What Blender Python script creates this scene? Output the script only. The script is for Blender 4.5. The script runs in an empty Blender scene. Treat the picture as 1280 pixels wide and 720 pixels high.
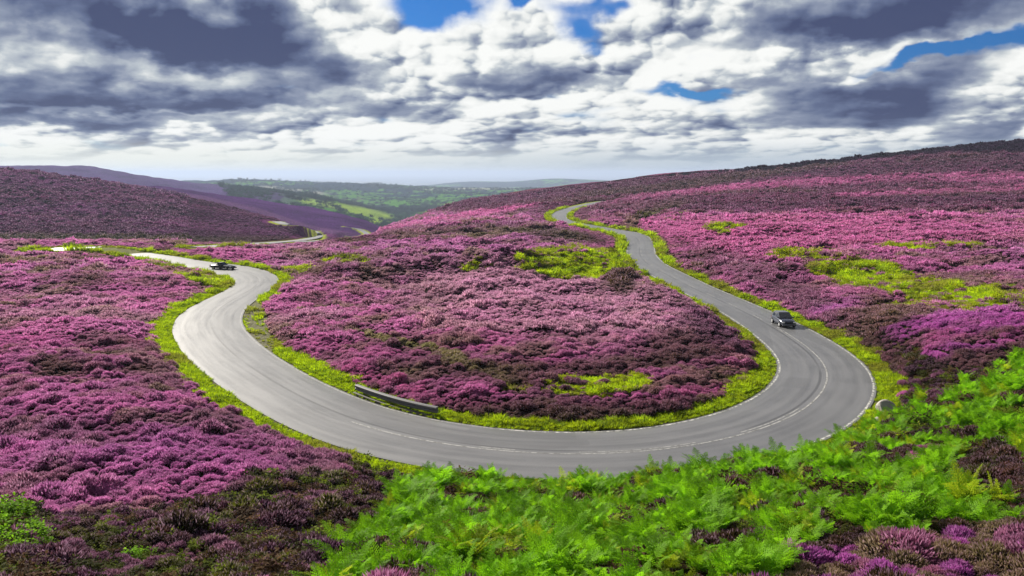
import bpy, bmesh, math, random, os
import numpy as np
from mathutils import Vector, Matrix, Euler

SC = bpy.context.scene
COL = SC.collection
rng = np.random.default_rng(11)
random.seed(5)

# ------------------------------------------------------------------ camera numbers
F = 1004.0; PIT = math.atan(144 / F); CH = 17.0
SP, CP = math.sin(PIT), math.cos(PIT)
SUN_AZ = math.radians(-39)      # measured from +Y towards +X
SUN_EL = math.radians(29)

def slope(row):                  # dz/dY of the ray through an image row
    b = -(row - 360) / F
    return (-SP + b * CP) / (CP + b * SP)
def R(Y, row):
    return CH + Y * slope(row)
def proj(X, Y, Z):
    d = Y * CP - (Z - CH) * SP
    u = Y * SP + (Z - CH) * CP
    return 640 + F * X / d, 360 - F * u / d
def ground(px, py, z=0.0):
    px = np.asarray(px, float); py = np.asarray(py, float)
    b = -(py - 360) / F; a = (px - 640) / F
    Y = (z - CH) / ((-SP + b * CP) / (CP + b * SP))
    return a / (CP + b * SP) * Y, Y

# ------------------------------------------------------------------ numpy noise
def _hash(ix, iy, seed):
    n = (ix.astype(np.int64) * 374761393 + iy.astype(np.int64) * 668265263 + seed * 974634777) & 0x7fffffff
    n = ((n ^ (n >> 13)) * 1274126177) & 0x7fffffff
    n = n ^ (n >> 16)
    return (n & 0xffff) / 65535.0
def vnoise(x, y, seed=0):
    ix = np.floor(x); iy = np.floor(y); fx = x - ix; fy = y - iy
    fx = fx * fx * fx * (fx * (fx * 6 - 15) + 10); fy = fy * fy * fy * (fy * (fy * 6 - 15) + 10)
    a = _hash(ix, iy, seed); b = _hash(ix + 1, iy, seed); c = _hash(ix, iy + 1, seed); d = _hash(ix + 1, iy + 1, seed)
    return (a + (b - a) * fx) * (1 - fy) + (c + (d - c) * fx) * fy
def fbm(x, y, seed=0, o=4):
    s = 0; amp = 0.5; tot = 0
    for k in range(o):
        s = s + amp * vnoise(x * 2 ** k + 17.3 * k, y * 2 ** k - 9.1 * k, seed + k); tot += amp; amp *= 0.5
    return s / tot
def sstep(a, b, x):
    q = np.clip((x - a) / (b - a), 0, 1); return q * q * (3 - 2 * q)

# ------------------------------------------------------------------ terrain: knots in depth, each a curve across the view
def T(*pts):                      # (px, Y, z)  z number or ('r', row)
    p = [q[0] for q in pts]; Ys = [q[1] for q in pts]
    zs = [R(q[1], q[2][1]) if isinstance(q[2], tuple) else q[2] for q in pts]
    return p, Ys, zs
r_ = lambda v: ('r', v)
KN = [
 T((0,-28,11),(1280,-28,11)),
 T((0,5,10.2),(1280,5,10.2)),
 T((-300,20,6.2),(0,20,6.0),(400,20,6.0),(640,20,6.3),(1280,20,6.6),(1600,20,7)),
 T((-300,45,1.8),(0,45,1.5),(200,45,1.3),(400,42,.9),(500,41,.55),(640,39,.75),(800,38,1.45),(900,38,2.1),(1000,40,1.9),(1100,44,1.6),(1200,51,2.1),(1280,58,3.1),(1600,70,5.5)),
 T((-300,60,.9),(0,60,.7),(200,60,.5),(400,52,.1),(500,47,0),(1000,48,0),(1090,52,.3),(1130,56,1.0),(1200,63,1.9),(1280,70,3.0),(1600,84,4.4)),
 T((-300,95,.8),(0,95,.6),(250,95,.1),(1000,95,0),(1130,95,1.4),(1280,98,3.0),(1600,110,5)),
 T((-300,185,.3),(0,185,.2),(250,185,0),(310,190,-.7),(450,190,-.9),(560,190,0),(800,190,0),(1000,190,1.3),(1280,190,2.3),(1600,190,4)),
 T((-300,340,-15),(0,340,-14.4),(200,335,-13.8),(300,335,-11.9),(380,330,-10.7),(450,320,-9.3),(520,330,-6.2),(600,330,-3.2),(700,330,-.6),(760,330,0),(900,330,1),(1000,330,1.8),(1280,330,3),(1600,330,6)),
 T((-300,490,r_(262)),(0,480,r_(273)),(200,480,r_(279)),(300,480,r_(286)),(380,470,r_(292)),(420,470,r_(303)),(470,470,r_(303)),(500,480,r_(289)),(540,480,r_(279.5)),(600,480,r_(266)),(640,480,r_(261)),(700,480,r_(256)),(800,480,r_(250)),(900,480,r_(244)),(1000,480,r_(239)),(1280,480,r_(231)),(1600,480,r_(220))),
 T((-300,760,r_(190)),(0,700,r_(212.5)),(50,700,r_(216.5)),(100,700,r_(224.5)),(150,690,r_(231)),(200,680,r_(239)),(250,660,r_(250)),(300,640,r_(261)),(350,610,r_(273)),(385,560,r_(287)),(410,560,r_(302)),(440,560,r_(306)),(465,570,r_(297)),(480,600,r_(290)),(520,620,r_(277)),(560,700,r_(262)),(585,780,r_(252.5)),(640,950,r_(240)),(700,1000,r_(232)),(760,1000,r_(226)),(800,980,r_(220)),(860,950,r_(215)),(960,900,r_(209)),(1080,870,r_(197)),(1160,840,r_(189)),(1220,820,r_(182.5)),(1280,800,r_(178.5)),(1600,800,r_(160))),
 T((-300,960,r_(215)),(0,860,r_(232)),(200,830,r_(252)),(300,800,r_(270)),(390,760,r_(300)),(440,760,r_(302)),(480,800,r_(302)),(520,850,r_(296)),(600,1050,r_(272)),(700,1250,r_(250)),(960,1200,r_(230)),(1280,1150,r_(215)),(1600,1150,r_(200))),
 T((-300,1200,r_(205)),(0,1150,r_(216)),(100,1150,r_(228)),(190,1150,r_(234)),(215,1150,r_(232.5)),(250,1150,r_(238)),(320,1150,r_(249)),(380,1150,r_(258)),(420,1130,r_(265)),(455,1100,r_(274)),(475,1080,r_(283)),(500,1080,r_(294)),(640,1350,r_(275)),(960,1500,r_(240)),(1280,1500,r_(225)),(1600,1500,r_(210))),
 T((-300,1600,r_(215)),(0,1500,r_(226)),(200,1450,r_(243)),(320,1400,r_(260)),(420,1400,r_(276)),(480,1450,r_(288)),(520,1450,r_(290)),(640,1700,r_(276)),(960,1900,r_(245)),(1280,1900,r_(230)),(1600,1900,r_(215))),
 T((-300,2300,r_(203)),(0,2200,r_(209)),(50,2200,r_(206.5)),(100,2200,r_(207)),(150,2200,r_(213)),(200,2200,r_(222)),(250,2200,r_(229)),(320,2150,r_(238)),(380,2100,r_(245)),(430,2100,r_(255)),(480,2100,r_(272)),(520,2100,r_(275)),(580,2200,r_(266)),(640,2300,r_(258)),(960,2500,r_(240)),(1280,2500,r_(230)),(1600,2500,r_(215))),
 T((-300,3000,r_(215)),(0,3000,r_(222)),(200,3000,r_(234)),(320,2900,r_(246)),(400,2900,r_(252)),(480,2900,r_(256)),(560,2900,r_(255)),(640,3000,r_(250)),(960,3200,r_(235)),(1600,3200,r_(225))),
 T((-300,4600,r_(222)),(0,4600,r_(226)),(250,4600,r_(227)),(280,4600,r_(225.5)),(330,4600,r_(225)),(380,4600,r_(227)),(450,4600,r_(229.5)),(500,4600,r_(232)),(560,4600,r_(235)),(640,4600,r_(236.5)),(740,4600,r_(235)),(960,4600,r_(230)),(1600,4600,r_(225))),
 T((0,7000,-165),(500,7000,-165),(560,7000,-140),(1600,7000,-140)),
 T((0,9000,-165),(500,9000,-165),(530,9000,r_(234)),(550,9000,r_(229.5)),(590,9000,r_(226.5)),(640,9000,r_(227.5)),(690,9000,r_(222.5)),(740,9000,r_(225)),(780,9000,r_(226.5)),(1000,9000,r_(228)),(1600,9000,r_(228))),
 T((0,12000,-165),(1600,12000,-165)),
 T((0,64000,-165),(1600,64000,-165)),
]
NT, NS = 860, 1080
tt = np.linspace(-1.3, 1.3, NT)
pxg = 640 + tt * F * 0.982
s0, s1 = math.log(2.2), math.log(64030)
ss = np.linspace(s0, s1, NS)
Yg = np.exp(ss) - 30
def colcurve(p, v):
    w = np.interp(pxg, p, v)
    k = np.exp(-0.5 * (np.arange(-14, 15) / 4.0) ** 2); k /= k.sum()
    return np.convolve(np.pad(w, 14, mode='edge'), k, mode='valid')
KY = []; KZ = []
for p, Ys, zs in KN:
    KY.append(np.log(colcurve(p, Ys) + 30)); KZ.append(colcurve(p, zs))
KY = np.array(KY); KZ = np.array(KZ)
K = len(KN)
h = np.diff(KY, axis=0); dl = np.diff(KZ, axis=0) / h
m = np.zeros_like(KZ)
for k in range(1, K - 1):
    a, b = dl[k - 1], dl[k]; same = a * b > 0
    w1 = 2 * h[k] + h[k - 1]; w2 = h[k] + 2 * h[k - 1]
    hm = np.where(same, (w1 + w2) / (w1 / np.where(same, a, 1) + w2 / np.where(same, b, 1)), 0)
    m[k] = hm
m[0] = dl[0]; m[-1] = dl[-1]
Z = np.zeros((NS, NT))
for i in range(NT):
    k = np.clip(np.searchsorted(KY[:, i], ss) - 1, 0, K - 2)
    H = h[k, i]; x = np.clip((ss - KY[k, i]) / H, 0, 1)
    y0, y1, m0, m1 = KZ[k, i], KZ[k + 1, i], m[k, i] * H, m[k + 1, i] * H
    Z[:, i] = (2*x**3-3*x**2+1)*y0 + (x**3-2*x**2+x)*m0 + (-2*x**3+3*x**2)*y1 + (x**3-x**2)*m1
YY, TT = np.meshgrid(Yg, tt, indexing='ij')
# (t = X / Y in the tables; the sheet fans out from a point 30 m behind the camera)
XX = TT * (YY + 30)
def bil(A, X, Y):
    s = (np.log(np.maximum(Y, -27) + 30) - s0) / (s1 - s0) * (NS - 1)
    t = (X / (np.maximum(Y, -27) + 30) + 1.3) / 2.6 * (NT - 1)
    s = np.clip(s, 0, NS - 1.001); t = np.clip(t, 0, NT - 1.001)
    i = s.astype(int); j = t.astype(int); fs = s - i; ft = t - j
    return (A[i, j] * (1 - ft) + A[i, j + 1] * ft) * (1 - fs) + (A[i + 1, j] * (1 - ft) + A[i + 1, j + 1] * ft) * fs
# the knot tables are in t = X/Y: resample onto the fan grid
TV = np.where(YY > 3, XX / np.maximum(YY, 3), TT * 11)
jj = np.clip((TV + 1.3) / 2.6 * (NT - 1), 0, NT - 1.001); j0 = jj.astype(int); fj = jj - j0
ii = np.repeat(np.arange(NS)[:, None], NT, 1)
Z = Z[ii, j0] * (1 - fj) + Z[ii, j0 + 1] * fj
# undulation
near = sstep(8, 40, YY)
Z += near * (fbm(XX / 13, YY / 13, 3) - .5) * 1.0 * sstep(6000, 3000, YY)
Z += (fbm(XX / 3.1, YY / 3.1, 9, 2) - .5) * .35 * sstep(400, 200, YY)
far = sstep(250, 500, YY) * sstep(9000, 6000, YY)
Z += far * (fbm(XX / 90, YY / 60, 21, 4) - .5) * np.clip(YY * .006, 0, 14)
# mound inside the bend, hump of heather on the right of the bend
def bump(cx, cy, rx, ry, a, ang=0):
    global Z
    dx = XX - cx; dy = YY - cy; c, s = math.cos(ang), math.sin(ang)
    u = (dx * c + dy * s) / rx; v = (-dx * s + dy * c) / ry
    Z = Z + a * np.exp(-(u * u + v * v))
bump(4, 92, 30, 26, 1.7)
G2 = lambda a, b: [float(q_) for q_ in ground(a, b)]
bump(*G2(700, 336), 20, 8, 2.4, -.15)
bump(*G2(560, 345), 16, 7, 2.6, .25)
bump(*G2(640, 375), 26, 5, 1.3, -.25)
bump(*G2(520, 385), 22, 5, -1.1, .1)
bump(*G2(500, 330), 20, 6, -1.6, .1)
bump(*G2(430, 350), 14, 6, 1.0, .1)
bump(*G2(1150, 352), 26, 6, 1.9, -.1)
bump(*G2(1010, 352), 14, 8, 1.3, -.3)
bump(*G2(1120, 395), 10, 6, -.9, 0)
bump(*G2(1000, 300), 45, 14, 1.8, -.1)
bump(*G2(100, 360), 22, 7, 1.2, 0)
bump(*G2(60, 470), 9, 4, .9, .1)
bump(*G2(140, 420), 12, 5, .8, -.1)
bump(*G2(600, 400), 12, 9, .9, .3)
bump(38, 77, 7, 12, 1.3, .2)
bump(47, 68, 8, 6, .9)
bump(*[float(q_) for q_ in ground(776, 356)], 2.6, 3.0, 1.3)
bump(-18, 39, 7, 4, .9)
bump(-27, 50, 14, 5, .8)

# ------------------------------------------------------------------ roads traced on the ground
PAIRS = [((120,314.5),(128,312.8)),((150,318),(165,315)),((195,326),(210,319.5)),((235,335),(262,328)),((262,342),(310,332)),((290,348),(335,338)),((298,354),(345,347)),((287,362),(338,360)),((262,373),(322,373)),((237,384),(309,385)),((219,398),(303,398)),((215,412),(304,409)),((220,428),(316,422)),((232,446),(338,440)),((255,468),(372,461)),((285,490),(410,482)),((325,515),(452,500)),((375,541),(505,517)),((430,562),(560,528)),((500,581),(625,536)),((580,594),(690,540)),((670,602),(745,540)),((760,603),(795,537)),((850,597),(845,530)),((930,583),(895,518)),((1000,563),(935,500)),((1055,541),(962,480)),((1088,515),(975,462)),((1098,492),(968,445)),((1090,466),(950,427)),((1065,441),(925,407)),((1030,420),(895,387)),((985,398),(865,370)),((935,378),(840,357)),((890,360),(815,343)),((854,343),(795,331)),((829,330),(785,320)),((819,318),(784,311)),((818,306),(784,302)),((811,296),(781,297)),((797,290.5),(768,293)),((770,286.5),(748,288)),((740,281.3),(722,282)),((720,277.8),(700,278)),((709,272.5),(688,273)),((712,266),(692,266.5)),((724,260.5),(708,260.5)),((745,255),(732,255)),((775,250.5),(764,250.5))]
def march(px, py):
    b = -(py - 360) / F; a = (px - 640) / F
    Ys = np.exp(np.linspace(math.log(90), math.log(1500), 3000))
    Xs = a / (CP + b * SP) * Ys; zs = CH + Ys * slope(py)
    g = bil(Z, Xs, Ys); i = np.argmax(zs < g)
    return Xs[i], Ys[i], g[i]
def catmull(P, n):
    P = np.array(P, float); P = np.vstack([2 * P[0] - P[1], P, 2 * P[-1] - P[-2]]); out = []
    for i in range(1, len(P) - 2):
        for k in range(n):
            q = k / n; p0, p1, p2, p3 = P[i-1:i+3]
            out.append(.5 * ((2*p1) + (-p0+p2)*q + (2*p0-5*p1+4*p2-p3)*q*q + (-p0+3*p1-3*p2+p3)*q**3))
    out.append(P[-2]); return np.array(out)
A = []; B = []
for (o, i) in PAIRS:
    for lst, q in ((A, o), (B, i)):
        if q[1] >= 300: x, y = ground(*q); lst.append((x, y, 0.0))
        else: lst.append(march(*q))
A = np.array(A); B = np.array(B)
def resample(P, step):
    d = np.r_[0, np.cumsum(np.linalg.norm(np.diff(P[:, :2], axis=0), axis=1))]
    s = np.arange(0, d[-1], step)
    return np.stack([np.interp(s, d, P[:, k]) for k in range(P.shape[1])], 1)
def smooth(P, n):
    k = np.ones(2 * n + 1) / (2 * n + 1)
    return np.stack([np.convolve(np.pad(P[:, c], n, mode='reflect', reflect_type='odd'), k, mode='valid') for c in range(P.shape[1])], 1)
Ad = catmull(A, 24); Bd = catmull(B, 24)
mid = (Ad + Bd) / 2
# straighten the pairing: from each middle point, the nearest point of either edge
for it in range(6):
    dA = np.linalg.norm(mid[:, None, :2] - Ad[None, :, :2], axis=2); dB = np.linalg.norm(mid[:, None, :2] - Bd[None, :, :2], axis=2)
    ia = dA.argmin(1); ib = dB.argmin(1)
    mid = (Ad[ia] + Bd[ib]) / 2
    mid = smooth(resample(mid, .8), 6)
dA = np.linalg.norm(mid[:, None, :2] - Ad[None, :, :2], axis=2).min(1); dB = np.linalg.norm(mid[:, None, :2] - Bd[None, :, :2], axis=2).min(1)
W0 = dA + dB
print('road widths', np.round(W0[::12], 1))
ROAD = np.c_[mid, smooth(smooth(np.clip(W0, 6.4, 9.8)[:, None], 12), 8)]
FARR = []
for pts, w in ((((250,309.5),(300,306.5),(340,303.5),(370,301),(390,298),(400,295),(397,291.5),(388,288),(367,283),(345,277)), 6.5), (((345,303),(400,301),(430,298.5),(448,296.5),(458,293.5),(456,290.5),(447,286),(432,283.5)), 6.0), (((60,312.5),(85,311.2),(110,310.8),(128,311.2)), 8)):
    P = []
    for q in pts:
        P.append(march(*q) + (w,))
    FARR.append(smooth(resample(catmull(P, 10), 2.0), 4))
def seg_dist(X, Y, road):
    best = np.full(X.shape, 1e9); bi = np.zeros(X.shape, int)
    for k in range(0, len(road), 1):
        d = (X - road[k, 0]) ** 2 + (Y - road[k, 1]) ** 2
        mk = d < best; best[mk] = d[mk]; bi[mk] = k
    return np.sqrt(best), bi
DR = np.full((NS, NT), 999.0)      # distance beyond the road edge
def flatten(road, rad, m0=1.0, m1=5.0):
    ymin, ymax = road[:, 1].min() - rad, road[:, 1].max() + rad
    i0, i1 = np.searchsorted(Yg, ymin), min(np.searchsorted(Yg, ymax), NS)
    t0, t1 = (road[:, 0] / (road[:, 1] + 30)).min(), (road[:, 0] / (road[:, 1] + 30)).max()
    mrg = rad / (max(ymin, 1) + 30)
    j0_, j1_ = np.searchsorted(tt, t0 - mrg), np.searchsorted(tt, t1 + mrg)
    sx = XX[i0:i1, j0_:j1_]; sy = YY[i0:i1, j0_:j1_]
    d, bi = seg_dist(sx, sy, road)
    e = d - road[bi, 3] / 2
    w = 1 - sstep(m0, m1, e)
    z = Z[i0:i1, j0_:j1_]
    Z[i0:i1, j0_:j1_] = z * (1 - w) + (road[bi, 2] - .05) * w
    DR[i0:i1, j0_:j1_] = np.minimum(DR[i0:i1, j0_:j1_], e)
flatten(ROAD[::2], 32, 1.2, 5.5)
for f in FARR: flatten(f, 30, 2, 14)
und = fbm(XX / 19, YY / 15, 91, 3) - .5
Z += und * 4.4 * sstep(3, 22, DR) * sstep(80, 130, YY) * sstep(520, 300, YY) * np.where(XX < -.25 * YY, .45, 1.0)
Z += (fbm(XX / 9, YY / 8, 93, 2) - .5) * .9 * sstep(2, 14, DR) * sstep(40, 60, YY) * sstep(300, 200, YY)
Z += (fbm(XX / 130, YY / 70, 97, 4) - .5) * 16 * sstep(900, 1500, YY) * sstep(7000, 4500, YY)
def H(X, Y): return bil(Z, np.asarray(X, float), np.asarray(Y, float))

# ------------------------------------------------------------------ what grows where (a map of the moor, hill shade coloured in)
# palette: bloom colours in linear base colour
LILAC = np.array((.65, .24, .54)); PINK = np.array((.80, .22, .53)); DUSK = np.array((.36, .15, .25)); BROWN = np.array((.15, .095, .05))
ROSE = np.array((.76, .40, .58)); OLIVE = np.array((.18, .21, .03)); LIME = np.array((.44, .60, .010)); DARKP = np.array((.15, .045, .115)); DEEP = np.array((.46, .12, .42))
def ell(px, py, cx, cy, rx, ry, ang=0, soft=.5):
    c, s = math.cos(math.radians(ang)), math.sin(math.radians(ang))
    u = ((px - cx) * c + (py - cy) * s) / rx; v = (-(px - cx) * s + (py - cy) * c) / ry
    return 1 - sstep(1 - soft, 1 + soft, np.sqrt(u * u + v * v))
def band(px, py, pts, th):
    xs = [p[0] for p in pts]; c = np.interp(px, xs, [p[1] for p in pts])
    th = np.interp(px, xs, th) if isinstance(th, (list, tuple)) else th
    inx = sstep(xs[0] - 15, xs[0] + 15, px) * (1 - sstep(xs[-1] - 15, xs[-1] + 15, px))
    return (1 - sstep(.55, 1.25, np.abs(py - c) / th)) * inx
def cover(X, Y):
    """returns colour (n,3) of the ground cover and grass weight"""
    X = np.asarray(X, float); Y = np.asarray(Y, float)
    Zz = H(X, Y); px, py = proj(X, Y, Zz)
    n1 = fbm(X / 9, Y / 16, 31, 4); n2 = fbm(X / 30, Y / 55, 47, 4); n3 = fbm(X / 2.6, Y / 4.2, 55, 3); n4 = fbm(X / 60, Y / 25, 77, 4)
    wob = (n1 - .5) * 46 * np.clip(60 / np.maximum(Y, 20), .08, 1)
    qx = px + wob * 1.4; qy = py + wob * .5 + (n3 - .5) * 18 * np.clip(60 / np.maximum(Y, 20), .1, 1)
    col = np.zeros(X.shape + (3,))
    def mixin(c, w):
        nonlocal col
        w = np.clip(w, 0, 1)[..., None]; col = col * (1 - w) + c * w
    col[:] = LILAC
    mixin(PINK, sstep(.35, .7, n2) * .55)
    mixin(DUSK, sstep(.52, .70, n1) * .65)
    mixin(BROWN, sstep(.62, .76, n1 * .6 + n3 * .4) * .8)
    mixin(OLIVE, sstep(.60, .72, fbm(X / 14, Y / 14, 88)) * .5)
    n5 = fbm(X / 4.5, Y / 5.5, 203, 3)
    mixin(BROWN * 1.3, sstep(.58, .68, n5) * .55)
    mixin(OLIVE * 1.4, sstep(.60, .70, fbm(X / 7, Y / 5, 211, 3)) * .45)
    # inside the bend
    mixin(ROSE, ell(qx, qy, 700, 385, 190, 50, 6) * .75)
    mixin(ROSE, ell(qx, qy, 640, 345, 110, 22, 0) * .5)
    mixin(DUSK, ell(qx, qy, 560, 455, 130, 16, 18) * .6)
    mixin(OLIVE * 1.7, band(qx, qy, [(430,412),(520,432),(600,462),(660,484)], [5, 7, 9, 11]) * .8)
    mixin(BROWN, ell(qx, qy, 860, 432, 70, 26, -8) * .75)
    mixin(DARKP, ell(qx, qy, 900, 418, 55, 16, 25) * .8)
    mixin(BROWN, ell(qx, qy, 770, 460, 150, 12, -6) * .75)
    mixin(BROWN*1.2, ell(qx, qy, 620, 470, 90, 14, 10) * .5)
    mixin(PINK * .8, band(qx, qy, [(400,455),(470,478),(560,508),(640,520),(740,522),(840,508),(915,488)], [8, 10, 10, 12, 14, 12, 8]) * .95)
    # left moor
    mixin(ROSE * .8, sstep(.55, .7, fbm(X / 20, Y / 9, 13)) * (px < 430) * (py > 305) * (py < 480) * .6)
    mixin(DEEP * 1.25, ell(qx, qy, 250, 560, 280, 34, 2) * .45)
    mixin(DUSK * .8, ell(qx, qy, 30, 545, 130, 16, 0) * .7)
    # right of the road
    mixin(PINK, ell(qx, qy, 1050, 292, 260, 22, 0) * .85)
    mixin(PINK * .95, ell(qx, qy, 900, 300, 75, 20, 12) * .8)
    mixin(DUSK * .9, ell(qx, qy, 960, 352, 100, 16, 22) * .75)
    mixin(DUSK * .8, ell(qx, qy, 1010, 385, 70, 16, 28) * .8)
    mixin(BROWN * 1.3, ell(qx, qy, 1110, 395, 60, 22, 20) * .75)
    mixin(BROWN, ell(qx, qy, 1110, 440, 40, 25, 30) * .8)
    mixin(DEEP * 1.5, band(qx, qy, [(1120,425),(1160,410),(1200,400),(1280,397)], 14) * .9)
    mixin(DEEP * 1.5, band(qx, qy, [(1155,460),(1200,442),(1245,430)], 11) * .9)
    mixin(DEEP * 1.4, band(qx, qy, [(1010,393),(1040,380),(1060,374)], 8) * .7)
    mixin(BROWN * 1.2, band(qx, qy, [(1160,470),(1220,458),(1300,430)], 16) * .8)
    mixin(BROWN * .7, ell(px, py, 776, 352, 22, 14, 0))
    mixin(BROWN * .8, sstep(60, 54, Y) * (px > 480) * (px < 1140) * (py > 500))
    # hill bands beyond: heather patchwork, with cloud light and shade put into its colour
    hr = sstep(272, 262, py) * (px > 455)
    stk = fbm(X / 130, Y / 22, 301, 4); stk2 = fbm(X / 26, Y / 9, 307, 3); bw = .45 + .55 * sstep(.34, .58, stk * .5 + stk2 * .5)
    mixin(np.array((.15, .040, .095)) * (.6 + .8 * stk[..., None]), hr * .92)
    mixin(BROWN * .7, hr * .7 * sstep(.5, .64, fbm(X / 70, Y / 70, 66)) * .8)
    mixin(DARKP * .9, sstep(4, 0, np.abs(py - np.interp(px, [500,640,760,960,1280],[276,250,236,222,200])) * .3) * hr * .7)
    mixin(DARKP, band(qx, qy, [(845,262),(960,262),(1100,256),(1280,250)], [4, 7, 6, 5]) * .6)
    mixin(PINK * 1.0, bw * band(px, py + wob * .1, [(470,292),(535,280),(585,272.5),(640,265),(668,260.5)], [3.5, 4, 4.5, 4, 2]) * .95)
    mixin(PINK * (.45 + .6 * stk2[..., None]), bw * band(px, py + wob * .1 + (stk - .5) * 6, [(722,259),(790,252.5),(840,246.5),(890,241),(960,233),(1060,227.5),(1160,223.5),(1280,226),(1400,226)], [2, 3, 4, 4.5, 6.5, 7, 7, 9, 10]) * .9)
    mixin(PINK * .95, bw * band(px, py, [(1040,247),(1100,245),(1280,238),(1400,236)], [2, 3, 4, 5]) * .7)
    mixin(DARKP, band(px, py, [(960,216),(1060,218),(1160,216),(1280,212)], 5) * .5)
    mixin(OLIVE * .4, band(px, py, [(720,247),(830,237),(960,218),(1060,206)], [4, 6, 6, 4]) * .5)
    mixin(OLIVE * .35, ell(px, py, 820, 266, 38, 7, -18) * .95)
    mixin(OLIVE * .35, ell(px, py, 705, 297, 55, 9, 6) * .85)
    mixin(OLIVE * .9, ell(px, py, 795, 281, 30, 4, -25) * .7)
    mixin(DUSK * .55, ell(px, py, 560, 290, 90, 6, -4) * .8)
    mixin(OLIVE * .8, ell(px, py, 600, 292, 90, 4, -2) * .5)
    mixin(DUSK * .8, ell(px, py, 760, 264, 90, 10, -6) * .7)
    # left hill, cloud shade put into the heather colour, and the ridges behind it
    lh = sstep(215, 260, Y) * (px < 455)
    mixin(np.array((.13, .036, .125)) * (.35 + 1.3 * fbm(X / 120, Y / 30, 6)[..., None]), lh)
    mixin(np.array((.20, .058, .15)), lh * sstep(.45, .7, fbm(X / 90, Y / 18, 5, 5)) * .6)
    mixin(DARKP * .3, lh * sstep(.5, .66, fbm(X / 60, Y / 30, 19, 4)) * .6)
    mixin(OLIVE * .3, lh * ell(px, py, 60, 300, 300, 5) * .9)  # shadow along the foot of the hill, painted as a dark strip
    r2 = sstep(800, 900, Y) * (px < 480)  # ridge colours shifted to blue, standing in for distance haze
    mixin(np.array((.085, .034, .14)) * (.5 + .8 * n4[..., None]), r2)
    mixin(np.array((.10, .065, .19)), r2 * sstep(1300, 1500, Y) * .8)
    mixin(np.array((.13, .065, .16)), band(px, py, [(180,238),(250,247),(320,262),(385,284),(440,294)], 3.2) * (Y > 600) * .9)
    # valley and fields
    vf = sstep(1350, 1500, Y) * sstep(300, 420, px) * 1.0
    vf = np.maximum(vf, sstep(2500, 2700, Y))
    cell = _hash(np.floor(X / 170 + n4 * 3), np.floor(Y / 300 + n2 * 3), 8)
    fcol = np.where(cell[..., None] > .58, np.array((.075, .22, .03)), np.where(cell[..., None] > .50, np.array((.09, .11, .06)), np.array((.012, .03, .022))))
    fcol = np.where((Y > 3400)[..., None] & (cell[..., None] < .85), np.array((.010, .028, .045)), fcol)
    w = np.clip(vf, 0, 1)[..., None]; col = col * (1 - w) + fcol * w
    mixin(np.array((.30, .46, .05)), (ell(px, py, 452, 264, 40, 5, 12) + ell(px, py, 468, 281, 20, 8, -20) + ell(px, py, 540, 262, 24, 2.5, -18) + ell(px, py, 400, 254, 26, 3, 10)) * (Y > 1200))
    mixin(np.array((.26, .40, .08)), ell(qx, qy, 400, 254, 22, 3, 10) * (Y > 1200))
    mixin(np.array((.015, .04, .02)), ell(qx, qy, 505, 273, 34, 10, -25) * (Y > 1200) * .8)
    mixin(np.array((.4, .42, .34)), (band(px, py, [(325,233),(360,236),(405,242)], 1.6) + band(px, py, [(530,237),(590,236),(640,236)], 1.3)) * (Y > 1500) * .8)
    # grass
    g = np.zeros(X.shape)
    for (cx, cy, rx, ry, an, s) in ((748,335,60,19,8,1),(705,340,60,10,0,.7),(690,322,40,9,-6,.95),(610,334,36,6,-10,.5),(1075,343,60,15,4,1),(1165,362,72,14,10,1),(1245,375,70,13,3,1),(1110,352,70,14,8,.9),(1010,322,60,4,0,.6),(1160,311,75,3.2,0,.75),(750,483,72,13,-4,.85),(655,489,40,8,8,.4),(850,272,22,6,-30,.5),(905,287,26,4,-4,.7),(430,328,28,6,0,.6),(360,342,34,6,0,.9),(315,350,14,10,0,.5),(212,335,30,5,8,.45),(255,352,40,5,10,.8),(250,322,60,3,3,.35),(790,355,24,12,20,.4),(110,616,40,9,8,.4),(372,617,38,11,-6,.85),(1150,380,100,6,5,.55)):
        g = np.maximum(g, ell(qx, qy, cx, cy, rx, ry, an, .45) * s)
    g = g * (1 - ell(px, py, 776, 351, 22, 13, 0, .3))
    return col, g, px, py, Zz

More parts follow.
